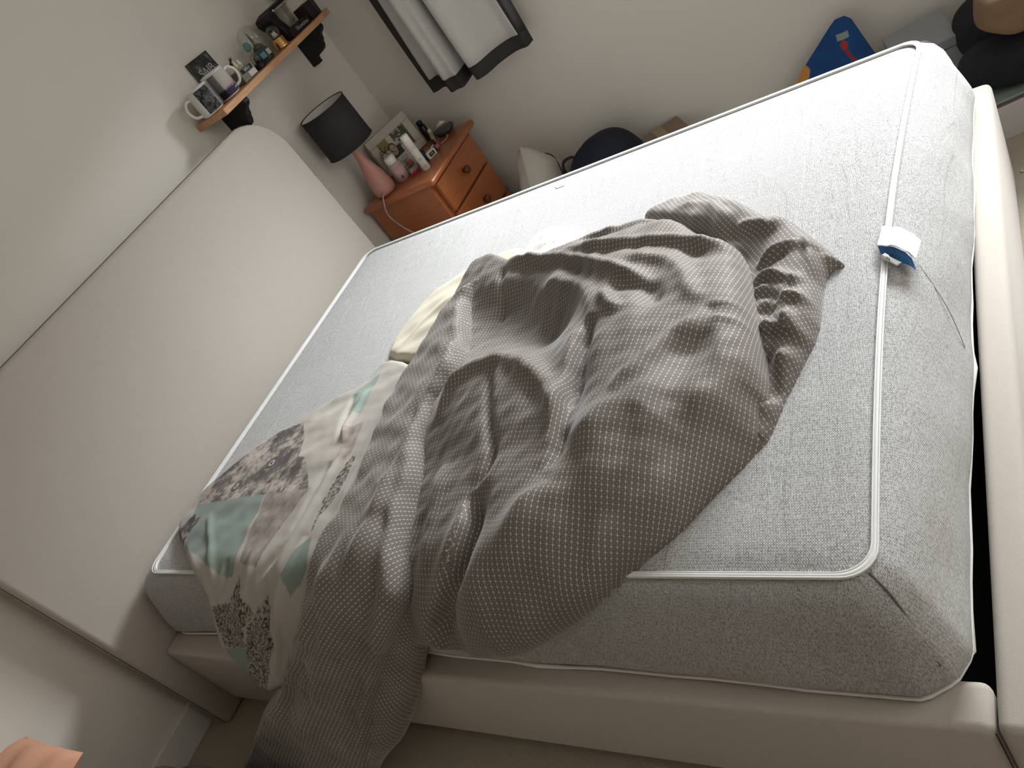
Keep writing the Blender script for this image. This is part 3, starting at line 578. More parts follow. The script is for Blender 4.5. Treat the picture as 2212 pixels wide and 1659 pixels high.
# small white printed bulge showing behind the top of the duvet
bo = [(0.898,0.959),(0.896,1.003),(0.913,1.043),(0.944,1.066),(0.986,1.057),(1.055,1.022),(1.092,0.985),(1.122,0.859),(1.066,0.82),(1.008,0.824)]
ba = [(0.952,0.915,0.04),(0.993,0.94,0.06),(1.051,0.944,0.06),(1.101,0.922,0.06),(1.081,0.852,0.08),(1.004,0.835,0.06)]
bx_ = [(1.031,0.961),(1.09,0.902),(1.048,0.892),(0.985,0.966)]
def paint2(q):
    c = np.tile(np.array((.78, .77, .74)), (len(q), 1)); n1 = fbm(q, 90, 6); m = inside(q, bx_) & (n1 > .56); c[m] = (.3, .3, .3); return c
sheet('printed_tuck', bo, ba, [], PRINT, duvet, re=.03, res=.004, wr=((.002, .06, 3),), paint=paint2)

# ------------------------------------------------------------------ nightstand
KNOBW = plain('dark_stained_knob', (.13, .035, .012), .35)
ns_ = thing('nightstand', 'orange pine nightstand with drawers between the bed and the back wall', 'nightstand')
n0, n1, m0, m1 = -.195, .165, 1.715, 2.12
box('body', n0, n1 - .018, m0, m1, .0, .525, PINE, ns_, .004)
top_ = box('top', -.2, .192, 1.692, 2.142, .522, .55, PINE, ns_, .012, 4, smooth=True)
for z0, z1 in ((.378, .512), (.222, .368), (.066, .212)):
    d = box('drawer', n1 - .016, n1 + .004, m0 + .022, m1 - .022, z0, z1, PINE, ns_, .004)
    lathe('knob', [(.001, 0), (.009, .0), (.008, .008), (.015, .014), (.018, .022), (.014, .030), (.004, .033)], KNOBW, d, 20, (n1 + .003, (m0 + m1) / 2, (z0 + z1) / 2), rot=Matrix.Rotation(math.pi / 2, 3, 'Y'))
box('plinth', n1 - .016, n1 + .001, m0, m1, 0, .058, PINE, ns_, .003)
# lamp
LX, LY, LZ = -.09, 1.762, .55
lamp = thing('table_lamp', 'table lamp with dusty pink teardrop base and dark grey drum shade', 'lamp')
lathe('base', [(.028, 0), (.042, .003), (.047, .018), (.0465, .045), (.041, .08), (.031, .12), (.020, .16), (.0135, .20), (.012, .24), (.004, .243)], PINK, lamp, 40, (LX, LY, LZ))
SH = plain('charcoal_shade_fabric', (.032, .030, .031), .9, .12, 300); SHI = plain('shade_lining', (.62, .62, .60), .7)
rt, rb = .099, .101
sh = lathe('shade', [(rb, .232), (rt, .404)], SH, lamp, 64, (LX, LY, LZ), cap=False); s_ = sh.modifiers.new('s', 'SOLIDIFY'); s_.thickness = .0015
l2 = lathe('lining', [(rb - .002, .233), (rt - .002, .403)], SHI, sh, 64, (LX, LY, LZ), cap=False)
for r, z in ((rt, .404), (rb, .232)):
    tube('trim_ring', [(LX + r * math.cos(a), LY + r * math.sin(a), LZ + z) for a in np.linspace(0, 2 * math.pi, 48, endpoint=False)], .0022, SH, sh, 6, True)
for k in range(3):
    a = k * 2.1; tube('shade_arm', [(LX, LY, LZ + .36), (LX + rt * math.cos(a), LY + rt * math.sin(a), LZ + .36)], .0015, WHITE, lamp, 6)
lathe('bulb_holder', [(.014, .24), (.016, .25), (.016, .30), (.012, .305)], WHITE, lamp, 16, (LX, LY, LZ))
lathe('bulb', [(.012, .30), (.022, .325), (.028, .345), (.022, .368), (.005, .378)], WHITE, lamp, 20, (LX, LY, LZ))
cp = [(LX + .018, LY - .044, .566), (LX + .022, LY - .068, .558), (LX + .012, LY - .092, .50), (LX + .03, LY - .085, .42), (LX + .075, LY - .075, .34), (LX + .12, LY - .07, .24), (LX + .13, LY - .08, .02)]
tube('cord', smoothpath(cp, 8), .0028, plain('cord_rubber', (.42, .33, .30), .5), lamp, 8)
lathe('cord_grommet', [(.002, 0), (.008, 0), (.008, .006), (.002, .007)], PINK, lamp, 16, (LX + .018, LY - .041, .568), rot=Matrix.Rotation(math.pi / 2, 3, 'X'))
# photo frame
fA, fB = Vector((-.16, 1.905)), Vector((-.052, 2.10)); fx = (fB - fA).normalized(); FW = (fB - fA).length; FH = .168
FM = basis((fA.x, fA.y, .551), (fx.x, fx.y, 0), (-.14, .06, 1), Vector((fx.x, fx.y, 0)).cross(Vector((0, 0, 1))))
# local: x along the frame, y up, z toward the viewer
zc = Vector((fx.y, -fx.x, 0)); yc = (Vector((0, 0, 1)) - zc * .10).normalized(); FM = basis((fA.x, fA.y, .551), (fx.x, fx.y, 0), yc, Vector((fx.x, fx.y, 0)).cross(yc))
FR = plain('cream_frame_wood', (.46, .43, .36), .5)
fr = thing('photo_frame', 'cream photo frame with a family collage at the back of the nightstand', 'picture frame')
t = .036
for nm, a in (('rail', (0, FW, 0, t)), ('rail', (0, FW, FH - t, FH)), ('stile', (0, t, t, FH - t)), ('stile', (FW - t, FW, t, FH - t))):
    box(nm, a[0], a[1], a[2], a[3], -.012, .012, FR, fr, .002, 2, FM)
box('backing', .01, FW - .01, .01, FH - .01, -.016, -.002, plain('frame_back', (.2, .15, .1), .8), fr, .001, 2, FM)
def cprint(name, w, h, fn, parent, mat, res=.0015):
    nx, ny = max(2, int(w / res)), max(2, int(h / res)); xs, ys = np.meshgrid(np.linspace(0, w, nx), np.linspace(0, h, ny), indexing='ij'); q = np.stack([xs.ravel(), ys.ravel()], 1)
    vs = [mat @ Vector((a, b, 0)) for a, b in q]; fs = [(i * ny + j, (i + 1) * ny + j, (i + 1) * ny + j + 1, i * ny + j + 1) for i in range(nx - 1) for j in range(ny - 1)]
    o = mesh(name, vs, fs, PRINT, parent); ca = o.data.color_attributes.new('print', 'FLOAT_COLOR', 'POINT'); c4 = np.ones((len(q), 4)); c4[:, :3] = np.clip(fn(q), 0, 1); ca.data.foreach_set('color', c4.ravel()); return o
def collage(q):
    w, h = FW - 2 * t, FH - 2 * t; c = np.tile(np.array((.50, .48, .43)), (len(q), 1)); n1 = fbm(q, 120, 11); n2 = fbm(q, 300, 12)
    x, y = q[:, 0] / w, q[:, 1] / h
    def R(a, b, c_, d): return (x > a) & (x < b) & (y > c_) & (y < d)
    m = R(.0, .36, .30, 1); c[m] = (np.array((.30, .24, .10)) * (.6 + .8 * n1[:, None]))[m]
    m = R(.36, .52, .5, 1); c[m] = (.55, .54, .50)
    m = R(.52, 1, .30, 1); c[m] = np.where((n1 > .5)[:, None], np.array((.48, .42, .36)), np.array((.10, .10, .07)))[m]
    m = R(.84, 1, .0, .95); c[m] = (.09, .10, .06)
    m = R(.2, .6, .0, .42); c[m] = (.05, .06, .055)
    m = ((x - .36) / .13) ** 2 + ((y - .40) / .30) ** 2 < 1; c[m] = (.10, .07, .045)
    m = ((x - .365) / .10) ** 2 + ((y - .37) / .25) ** 2 < 1; c[m] = (.50, .34, .25)
    for ex in (.325, .40): c[((x - ex) / .018) ** 2 + ((y - .43) / .025) ** 2 < 1] = (.12, .07, .05)
    m = ((x - .365) / .035) ** 2 + ((y - .26) / .03) ** 2 < 1; c[m] = (.35, .12, .10)
    return c * (.9 + .2 * n2[:, None])
cprint('photo', FW - 2 * t, FH - 2 * t, collage, fr, FM @ T((t, t, -.0005)))
# twig hearts ornament
tw = plain('brown_twig', (.10, .07, .045), .9); fl_ = plain('beige_felt', (.44, .38, .31), .95)
hr = thing('hanging_hearts', 'beige felt hearts tied with a brown twig bow beside the pink lamp base', 'ornament')
HB = basis((-.118, 1.922, .652), (.48, .876, 0), (0, 0, 1), (.876, -.48, 0))
def heart(s): return [(s * (.0162 * math.sin(a) ** 3) / .016, s * (.013 * math.cos(a) - .005 * math.cos(2 * a) - .002 * math.cos(3 * a) - .001 * math.cos(4 * a)) / .016) for a in np.linspace(0, 2 * math.pi, 28, endpoint=False)]
for (cx, cy, s) in ((.0, -.018, .021), (.022, -.028, .020)):
    h_ = prism('heart', [(cx + a, cy + b) for a, b in heart(s)], 2, .0 if cx else .008, .009 if cx else .017, fl_, hr, .002, HB)
def tl(name, pts, r, m, par): return tube(name, [HB @ Vector(p) for p in smoothpath(pts, 5)], r, m, par, 6)
for pts in ([(.0, .0, .01), (-.014, .012, .012), (-.024, .004, .012), (-.012, -.004, .012), (0, 0, .012)], [(0, 0, .01), (.012, .016, .012), (.020, .004, .012), (.006, -.002, .012)], [(-.004, .0, .011), (-.008, .03, .01)], [(0, 0, .012), (.01, -.02, .019), (.014, -.03, .019)], [(.004, .0, .01), (.026, -.014, .012), (.034, -.024, .012)], [(0, 0, .01), (-.006, -.025, .018), (-.010, -.035, .018)]):
    tl('twig', pts, .0016, tw, hr)
tube('stake', [HB @ Vector((.0, -.10, .004)), HB @ Vector((.0, .0, .004))], .002, tw, hr)
# supplement jar
JX, JY = -.030, 1.826
jar = thing('supplement_jar', 'clear jar with a white lid and pale pink label on the nightstand', 'jar')
n = N('pink_gummies', .5, .3); n.col((.34, .15, .15)); GUM = n()
lathe('jar_body', [(.026, 0), (.030, .004), (.030, .066), (.027, .076), (.020, .082)], plain('clear_jar_plastic', (.42, .32, .31), .15), jar, 36, (JX, JY, .55))
lathe('lid', [(.022, .080), (.0235, .083), (.0235, .106), (.021, .110), (.004, .111)], WHITE, jar, 36, (JX, JY, .55))
LP = plain('pale_pink_label', (.52, .34, .34), .5)
vs = []; fs = []; a0 = -1.6
for i in range(17):
    a = a0 + 2.5 * i / 16; vs += [(JX + .0306 * math.cos(a), JY + .0306 * math.sin(a), .555), (JX + .0306 * math.cos(a), JY + .0306 * math.sin(a), .612)]
    if i: k = 2 * i; fs.append((k - 2, k, k + 1, k - 1))
lab = mesh('label', vs, fs, LP, jar, True); sm = lab.modifiers.new('s', 'SOLIDIFY'); sm.thickness = .0006; sm.offset = 1
def onjar(a, z, r=.0315): return basis((JX + r * math.cos(a), JY + r * math.sin(a), z), (-math.sin(a), math.cos(a), 0), (0, 0, 1), (math.cos(a), math.sin(a), 0))
for zz, w_ in ((.566, .012), (.573, .010)): box('print_bar', -w_ / 2, w_ / 2, -.002, .002, 0, .0004, DARK, lab, 0, mat=onjar(-.85, zz))
# tall white tube
tb = thing('white_tube', 'tall white cylinder bottle standing at the front of the nightstand', 'bottle')
lathe('tube_body', [(.014, 0), (.0165, .003), (.0165, .096), (.0160, .097)], plain('white_tube_plastic', (.62, .60, .54), .4), tb, 32, (.106, 1.818, .55))
lathe('cap', [(.0168, .097), (.0168, .156), (.0155, .160), (.003, .161)], plain('white_cap_plastic', (.74, .73, .69), .4), tb, 32, (.106, 1.818, .55))
for zz, w_ in ((.606, .014), (.600, .010), (.572, .012), (.566, .008)): box('print_bar', -w_ / 2, w_ / 2, -.0012, .0012, 0, .0003, plain('grey_print', (.25, .24, .22), .6), tb, 0, mat=basis((.106 + .0167 * math.cos(-.9), 1.818 + .0167 * math.sin(-.9), zz), (-math.sin(-.9), math.cos(-.9), 0), (0, 0, 1), (math.cos(-.9), math.sin(-.9), 0)))
# greeting card leaning behind
cd = thing('greeting_card', 'small pale card with grey handwriting leaning in front of the photo frame', 'card')
CM = basis((-.035, 1.862, .551), (.42, .9, 0), (-.12, .05, 1), (.9, -.42, .1))
box('card_sheet', 0, .075, 0, .070, 0, .0015, plain('lilac_card', (.46, .42, .38), .8), cd, 0, mat=CM)
text('handwriting', 'Ca', .022, plain('pencil_grey', (.13, .12, .11), .8), cd, CM @ T((.045, .058, .0016)), .0002)
for yy, w_ in ((.044, .03), (.038, .024), (.032, .03)): box('print_bar', .024, .024 + w_, yy, yy + .002, .0015, .0021, DARK, cd, 0, mat=CM)
# small pink capped bottle and box with pink goods
pb = thing('cream_bottle', 'little bottle with a dusty red cap lying between jar and white tube', 'bottle')
PM = T((.012, 1.853, .585)) @ Matrix.Rotation(math.radians(35), 4, 'Z') @ Matrix.Rotation(math.radians(72), 4, 'Y')
bm = bmesh.new(); r_ = bmesh.ops.create_cone(bm, cap_ends=True, segments=20, radius1=.010, radius2=.010, depth=.03, matrix=PM @ T((0, 0, -.016))); bmobj('bottle_body', bm, plain('olive_bottle', (.16, .13, .09), .4), pb, True)
bm = bmesh.new(); r_ = bmesh.ops.create_cone(bm, cap_ends=True, segments=20, radius1=.012, radius2=.011, depth=.020, matrix=PM @ T((0, 0, .010))); bmobj('cap', bm, plain('dusty_red_cap', (.30, .09, .08), .5), pb, True)
wb = thing('clear_packet', 'pale crumpled packet under the red-capped bottle on the nightstand', 'packet')
bm = bmesh.new(); bx(bm, -.022, .022, -.013, .013, 0, .022, .005, 3, T((.018, 1.851, .5505)) @ RZ(.9)); bmesh.ops.subdivide_edges(bm, edges=bm.edges, cuts=2, use_grid_fill=True)
for v in bm.verts: v.co += Vector((rng.randn(), rng.randn(), abs(rng.randn()))) * .0012
bmobj('packet_body', bm, plain('pale_packet', (.42, .36, .34), .35, .2, 80), wb, True)
hc = thing('pink_wrapper', 'crumpled bright pink foil wrapper between the jar and white tube', 'wrapper')
HM = T((.045, 1.818, .551)) @ RZ(1.0)
bm = bmesh.new()
for k in range(7):
    bx(bm, -.024 + k * .007, -.018 + k * .007, -.005, .005, 0, .011 + .002 * (k % 2), .002, 2, HM @ Matrix.Rotation(.15 * (-1) ** k, 4, 'Z'))
bmobj('foil', bm, plain('magenta_foil', (.48, .02, .07), .3, .3, 200), hc)
# small white box
sb = thing('white_box', 'small white box with a dark printed panel near the nightstand edge', 'box')
BM = T((.078, 1.923, .551)) @ RZ(-.45)
box('box_body', -.013, .013, -.022, .022, 0, .026, WHITE, sb, .001, mat=BM)
box('print_panel', .0131, .0135, -.014, .014, .005, .022, plain('brown_print', (.06, .03, .025), .6), sb, 0, mat=BM)
text('box_print', '12', .013, WHITE, sb, BM @ T((.0137, 0, .0135)) @ basis((0, 0, 0), (0, 1, 0), (0, 0, 1), (1, 0, 0)), .0002)
nb = thing('navy_pot', 'small navy blue cylinder pot standing behind the white box', 'pot')
lathe('pot_body', [(.014, 0), (.0155, .002), (.0155, .040), (.013, .043), (.003, .0435)], plain('navy_cloth', (.02, .022, .035), .7), nb, 24, (.055, 1.905, .551))
lathe('lid_edge', [(.0158, .034), (.0158, .036)], DARK, nb, 24, (.055, 1.905, .551), cap=False)
# nail varnish, brown bottle, stick brush, dish
nv = thing('nail_varnish', 'short dusty pink bottle beside the grey oval dish', 'bottle')
lathe('bottle_body', [(.010, 0), (.012, .002), (.012, .018), (.006, .022)], plain('dusty_rose_glass', (.26, .13, .11), .2), nv, 20, (.085, 1.975, .551)); lathe('cap', [(.006, .022), (.0058, .042), (.003, .043)], BLACK, nv, 16, (.085, 1.975, .551))
br = thing('makeup_brush', 'thick pale brush lying upright against the silver clip', 'brush')
def rod(name, a, b, r1, m, par, r2=None): return tube(name, [a, Vector(a).lerp(Vector(b), .5), b], [r1, r1, r2 or r1], m, par, 12)
rod('handle', (.050, 2.020, .556), (.042, 2.045, .600), .0085, plain('taupe_handle', (.30, .25, .20), .6), br); rod('tip', (.042, 2.045, .600), (.040, 2.052, .616), .0090, plain('pale_tip', (.50, .45, .38), .8), br, .006)
cl_ = thing('hair_clip', 'silver and black hair clip beside the white box', 'hair clip')
rod('clip_bar', (.050, 1.965, .562), (.070, 2.005, .572), .004, STEEL, cl_); rod('clip_arm', (.042, 1.960, .558), (.064, 1.995, .560), .0045, BLACK, cl_)
tube('wire_loop', smoothpath([(.090, 2.0, .556), (.105, 2.02, .556), (.110, 2.045, .56), (.100, 2.05, .562)], 6), .0018, plain('beige_wire', (.5, .42, .34), .5), cl_)
bb = thing('brown_bottle', 'dark brown slim bottle standing to the right of the photo frame', 'bottle')
lathe('bottle_body', [(.014, 0), (.0165, .003), (.0165, .062), (.013, .066)], plain('dark_brown_glass', (.022, .014, .012), .25), bb, 24, (-.045, 2.132, .551)); lathe('cap', [(.0135, .066), (.0135, .085), (.011, .088), (.002, .0885)], BLACK, bb, 24, (-.045, 2.132, .551))
ds = thing('oval_dish', 'dark grey oval dish at the far end of the nightstand', 'dish')
lathe('dish_body', [(.018, 0), (.036, .004), (.045, .016), (.047, .026), (.044, .026), (.034, .010), (.010, .006)], plain('dark_grey_glaze', (.05, .05, .048), .3), ds, 36, (.065, 2.103, .551), sx=1.1, sy=.85, cap=True)
lathe('dish_lid', [(.001, .034), (.02, .032), (.038, .027), (.044, .023)], plain('grey_lid', (.075, .075, .07), .35), ds, 36, (.065, 2.103, .551), sx=1.1, sy=.85, cap=False)
ti = thing('tissue', 'scrap of white tissue on the back of the oval dish', 'tissue')
mesh('tissue_sheet', [(.025, 2.12, .585), (.045, 2.135, .600), (.07, 2.14, .588), (.05, 2.12, .588), (.02, 2.135, .588)], [(0, 3, 1), (3, 2, 1), (0, 1, 4)], WHITE, ti).modifiers.new('s', 'SOLIDIFY').thickness = .0006

# ------------------------------------------------------------------ wall shelf and ornaments
sz = lambda y: 1.192 - .002 * (y - 1.35)
shf = thing('wall_shelf', 'narrow pine wall shelf on two black brackets above the headboard', 'shelf')
SA = math.atan(.002); SM = T((0, 1.35, 1.192)) @ Matrix.Rotation(-SA, 4, 'X')
prism('board', [(-.22, 0), (-.052, 0), (-.05, .01), (-.05, .70), (-.075, .775), (-.22, .775)], 2, -.022, 0, SHELFW, shf, .002, SM)
for yb in (1.475, 2.025):
    z = sz(yb) - .022
    pf_ = [(-.22, z), (-.075, z), (-.073, z - .012), (-.082, z - .026), (-.100, z - .034), (-.110, z - .042), (-.112, z - .056), (-.118, z - .066), (-.150, z - .078), (-.166, z - .084), (-.170, z - .098), (-.182, z - .108), (-.22, z - .112)]
    pf_ = [(-.22, z), (-.072, z), (-.070, z - .014), (-.080, z - .026), (-.096, z - .034), (-.102, z - .044), (-.104, z - .052), (-.112, z - .060), (-.118, z - .074), (-.128, z - .084), (-.150, z - .090), (-.172, z - .092), (-.180, z - .100), (-.180, z - .118), (-.22, z - .118)]
    prism('bracket', pf_, 1, yb - .013, yb + .013, BLACKWOOD, shf, .0015)
def mug(name, label, y, fn, ha, r=.041, h=.094, x=-.128):
    o = thing(name, label, 'mug', (0, 0, 0), 'mugs on the wall shelf'); z = sz(y)
    b = lathe('mug_body', [(r * .80, 0), (r * .97, .004), (r, .010), (r, h), (r - .0035, h), (r - .004, .008), (.004, .006)], CERAMIC, o, 44, (x, y, z + .001))
    hp = [(r * .95, 0, h * .80), (r + .014, 0, h * .82), (r + .027, 0, h * .66), (r + .029, 0, h * .45), (r + .019, 0, h * .24), (r * .97, 0, h * .17)]
    tube('handle', [T((x, y, z)) @ RZ(ha) @ Vector(p) for p in smoothpath(hp, 6)], .0052, CERAMIC, o, 10)
    a0, a1, N_ = fn[1], fn[2], 60; ny = 44; q = []; vs = []; fs = []
    for i in range(N_ + 1):
        for j in range(ny + 1):
            a = a0 + (a1 - a0) * i / N_; zz = .008 + (h - .014) * j / ny; vs.append((x + (r + .0004) * math.cos(a), y + (r + .0004) * math.sin(a), z + zz)); q.append((i / N_, j / ny))
    for i in range(N_):
        for j in range(ny): k = i * (ny + 1) + j; fs.append((k, k + ny + 1, k + ny + 2, k + 1))
    w_ = mesh('wrap_print', vs, fs, PRINT, o, True); ca = w_.data.color_attributes.new('print', 'FLOAT_COLOR', 'POINT'); c4 = np.ones((len(q), 4)); c4[:, :3] = np.clip(fn[0](np.array(q)), 0, 1); ca.data.foreach_set('color', c4.ravel())
    return o
def p1(q):
    n1 = fbm(q, 9, 21)[:, None]; n2 = fbm(q * np.array((1, .4)), 26, 22)[:, None]; c = .02 + .22 * np.clip((n1 * .6 + n2 * .5 - .45) * 2.2, 0, 1) * np.array((1, 1, 1.06))
    for s in (.48, .56): c[np.abs(q[:, 0] - s) < .012] = .55
    return c
def p2(q):
    y = q[:, 1:2]; x = q[:, 0:1]; n1 = fbm(q, 14, 23)[:, None]
    c = np.array((.42, .41, .39)) * np.ones((len(q), 1)); pk = np.array((.40, .27, .28)); pu = np.array((.045, .035, .07))
    f = np.clip((.62 - y) * 3, 0, 1) * np.clip((x - .25) * 4, 0, 1); c = c * (1 - f) + pk * f
    f = np.clip((.36 - y + .1 * (n1 - .5)) * 9, 0, 1); c = c * (1 - f) + pu * f
    m = (y[:, 0] < .30) & (x[:, 0] > .5) & (n1[:, 0] > .55); c[m] = (.5, .42, .55)
    f = (x < .22); c = np.where(f, c * .35, c)
    m = (x[:, 0] > .72) & (y[:, 0] > .45) & (n1[:, 0] > .52); c[m] = (.62, .48, .12)
    return c
mug('mug', 'white mug with dark photo strips at the shelf end, handle to the left', 1.382, (p1, -1.1, 1.9), -2.05)
mug('mug', 'white mug with pink and purple skyline print in front of the dark plaque', 1.476, (p2, -1.4, 1.5), 1.0, r=.043, h=.098, x=-.122)
# plaque
pq = thing('wall_plaque', 'dark printed plaque standing behind the mugs against the wall', 'plaque')
QM = basis((-.199, 1.489, 1.187), (0, 1, -.037), (-.07, .037, 1), (1, 0, .07))
box('plaque_plate', 0, .115, 0, .163, -.012, 0, plain('plaque_edge', (.08, .078, .06), .5), pq, .001, mat=QM)
def pqf(q):
    n1 = fbm(q * np.array((1, .35)), 160, 31)[:, None]; n2 = fbm(q, 60, 32)[:, None]; c = .035 + .16 * np.clip((n1 + n2 - .95) * 2, 0, 1) * np.array((1, .98, .86))
    m = (q[:, 0] < .004) | (q[:, 0] > .107) | (q[:, 1] < .004) | (q[:, 1] > .155); c[m] = (.03, .03, .02)
    return c
cprint('plaque_print', .111, .159, pqf, pq, QM @ T((.002, .002, .0006)))
text('lettering', 'SAIB', .040, plain('plaque_letters', (.42, .41, .37), .6), pq, QM @ T((.056, .110, .0012)), .0006)
# cat ornament with street sign
ct = thing('cat_ornament', 'little stone street-sign ornament with a cat figure on top', 'ornament')
y = 1.60; z = sz(y)
STN = plain('grey_stone_resin', (.26, .26, .23), .7, .2, 60); OM = T((-.125, y, z + .001)) @ RZ(-.25)
prism('base_block', [(-.028, -.034), (.030, -.034), (.030, .034), (-.028, .034)], 2, 0, .046, STN, ct, .003, OM)
sg = box('sign', .0302, .033, -.024, .026, .026, .042, DARK, ct, .0005, mat=OM)
text('sign_letters', 'SIEU', .0145, WHITE, sg, OM @ T((.0333, .001, .034)) @ basis((0, 0, 0), (0, 1, 0), (0, 0, 1), (1, 0, 0)), .0003)
box('sign_lower', .0302, .032, -.002, .030, .004, .022, CERAMIC, ct, .0005, mat=OM)
lathe('figure_plinth', [(.018, .046), (.020, .048), (.020, .052), (.017, .053)], plain('cream_resin', (.50, .45, .36), .6), ct, 20, (-.125, y - .005, z))
for dx, hh_, mm in ((-.006, .028, CREAM), (.010, .022, CREAM)):
    lathe('figure', [(.008, .053), (.009, .058), (.006, .053 + hh_ * .6), (.005, .053 + hh_ * .75), (.0055, .053 + hh_ * .9), (.002, .053 + hh_)], mm, ct, 14, (-.122 + dx * .3, y - .005 + dx, z))
tube('cat', smoothpath([(-.125, y - .024, z + .052), (-.122, y - .026, z + .066), (-.121, y - .022, z + .079), (-.12, y - .014, z + .086)], 5), [.004 + .0015 * math.sin(i) for i in range(16)], BLACK, ct, 8)
for e in (-.004, .003): tube('cat_ear', [(-.12, y - .013 + e, z + .086), (-.12, y - .013 + e * 1.6, z + .094)], [.0025, .0005], BLACK, ct, 6)
def globe(name, label, x, y, r, hb_, base_fn, inner):
    o = thing(name, label, 'snow globe', (0, 0, 0), 'snow globes on the wall shelf'); z = sz(y) + .001; base_fn(o, x, y, z)
    pf_ = [(r * math.sin(a), r * math.cos(a)) for a in np.linspace(math.pi - .45, .02, 22)]
    zc_ = z + hb_ + r * math.cos(.45) - .002
    lathe('glass_ball', pf_, THIN, o, 40, (x, y, zc_)); inner(o, x, y, z + hb_, zc_); return o
n = N('thin_clear_glass', .03, .5); g_ = n.n('ShaderNodeBsdfGlossy'); g_.inputs['Roughness'].default_value = .04; tr = n.n('ShaderNodeBsdfTransparent'); tr.inputs[0].default_value = (.93, .94, .92, 1)
lw = n.n('ShaderNodeLayerWeight'); lw.inputs[0].default_value = .35; mx = n.n('ShaderNodeMixShader'); n.t.links.new(n.math('ADD', n.math('MULTIPLY', lw.outputs['Facing'], .38), .03), mx.inputs[0]); n.t.links.new(tr.outputs[0], mx.inputs[1]); n.t.links.new(g_.outputs[0], mx.inputs[2])
n.t.links.new(mx.outputs[0], n.t.nodes['Material Output'].inputs[0]); THIN = n.m
OLIVE = plain('olive_resin', (.10, .10, .07), .6); TEAL = plain('teal_resin', (.12, .28, .26), .6)
def base_big(o, x, y, z):
    b = lathe('base', [(.034, 0), (.036, .003), (.034, .03), (.028, .046), (.022, .050)], plain('globe_base_dark', (.05, .065, .06), .4), o, 8, (x, y, z))
    for a, m_ in ((-.75, 'sky_blue_panel'), (.05, 'pale_blue_panel')):
        cM = basis((x + .0335 * math.cos(a), y + .0335 * math.sin(a), z + .006), (-math.sin(a), math.cos(a), 0), (0, 0, 1), (math.cos(a), math.sin(a), 0))
        pa_ = box('picture_panel', -.010, .010, 0, .030, -.001, .0015, plain(m_, (.10, .28, .40) if 'sky' in m_ else (.40, .44, .42), .4), b, .0005, mat=cM)
        box('picture_stripe', -.010, .010, 0, .010, .0016, .002, DARK, b, 0, mat=cM)
def in_big(o, x, y, z, zc_):
    tube('tower', [(x, y + .004, z + .002), (x, y + .003, z + .02), (x, y + .001, z + .045), (x, y, z + .066)], [.012, .006, .003, .0006], OLIVE, o, 4)
    lathe('town', [(.022, 0), (.020, .008), (.012, .014), (.003, .016)], OLIVE, o, 9, (x, y + .004, z))
    lathe('teal_cloud', [(.002, .010), (.014, .016), (.017, .028), (.012, .040), (.002, .044)], TEAL, o, 12, (x - .016, y - .020, z), sx=.5)
globe('snow_globe', 'large snow globe with a pointed tower on a blue printed base', -.128, 1.734, .046, .050, base_big, in_big)
def base_gold(o, x, y, z): lathe('base', [(.027, 0), (.029, .004), (.026, .009), (.0245, .012), (.024, .036), (.021, .038)], GOLD, o, 32, (x, y, z))
def in_gold(o, x, y, z, zc_):
    box('chapel', x - .006, x + .006, y - .009, y + .009, z, z + .012, plain('pale_resin', (.5, .5, .46), .6), o, .001)
    for dy in (-.006, .005): lathe('dome', [(.004, .012), (.005, .016), (.003, .021), (.0005, .025)], plain('pale_dome', (.55, .55, .5), .6), o, 12, (x, y + dy, z))
    lathe('ground', [(.017, 0), (.016, .003), (.003, .004)], DARK, o, 16, (x, y, z))
globe('snow_globe', 'small snow globe with a pale domed church on a shiny gold base', -.098, 1.816, .0255, .038, base_gold, in_gold)
def base_tiny(o, x, y, z): lathe('base', [(.020, 0), (.0205, .003), (.018, .020), (.014, .022)], BLACK, o, 24, (x, y, z))
def in_tiny(o, x, y, z, zc_): lathe('dark_figure', [(.008, 0), (.009, .005), (.006, .012), (.008, .015), (.002, .020)], BLACK, o, 9, (x, y, z), sx=.6)
globe('snow_globe', 'tiny snow globe with a black figure beside the street-sign ornament', -.105, 1.668, .0185, .022, base_tiny, in_tiny)
# black display stand with tumbler
st_ = thing('display_stand', 'black grooved display stand holding a clear tumbler on the shelf', 'display stand')
ya, yb = 1.868, 2.005; z = sz(1.93)
box('stand_base', -.165, -.075, ya, yb, z - .002, z + .030, BLACKWOOD, st_, .003)
text('stand_letters', 'Showtime', .021, plain('stand_silver_letters', (.35, .35, .34), .5), st_, basis((-.0745, (ya + yb) / 2 + .012, z + .016), (0, 1, -.037), (0, 0, 1), (1, 0, 0)), .0004)
prof_b = [(ya, z + .0), (ya + .034, z + .028), (ya + .022, z + .055), (ya + .012, z + .08), (ya + .012, z + .115), (ya - .006, z + .124), (ya - .030, z + .116), (ya - .036, z + .098), (ya - .026, z + .082), (ya - .014, z + .060), (ya - .008, z + .030)]
gb = prism('side_panel', prof_b, 0, -.160, -.085, BLACKWOOD, st_, .003)
for k in range(6): tube('groove', [(-.0845, ya - .028 + k * .006, z + .110 - k * .002), (-.0845, ya - .010 + k * .005, z + .062 - k * .006)], .0009, BLACK, gb, 5)
box('top_bar', -.160, -.10, ya + .002, yb + .004, z + .112, z + .126, BLACKWOOD, st_, .003)
lathe('rivet', [(.005, 0), (.005, .003), (.001, .004)], STEEL, st_, 14, (-.085, ya + .008, z + .112), rot=Matrix.Rotation(math.pi / 2, 3, 'Y'))
tmb = thing('tumbler', 'clear glass tumbler inside the black display stand', 'glass')
lathe('glass_wall', [(.022, .032), (.026, .034), (.033, .105), (.032, .105), (.025, .038), (.004, .036)], THIN, tmb, 40, (-.12, 1.945, z))
vs_ = thing('wine_glass', 'large clear wine glass standing behind the black stand', 'glass')
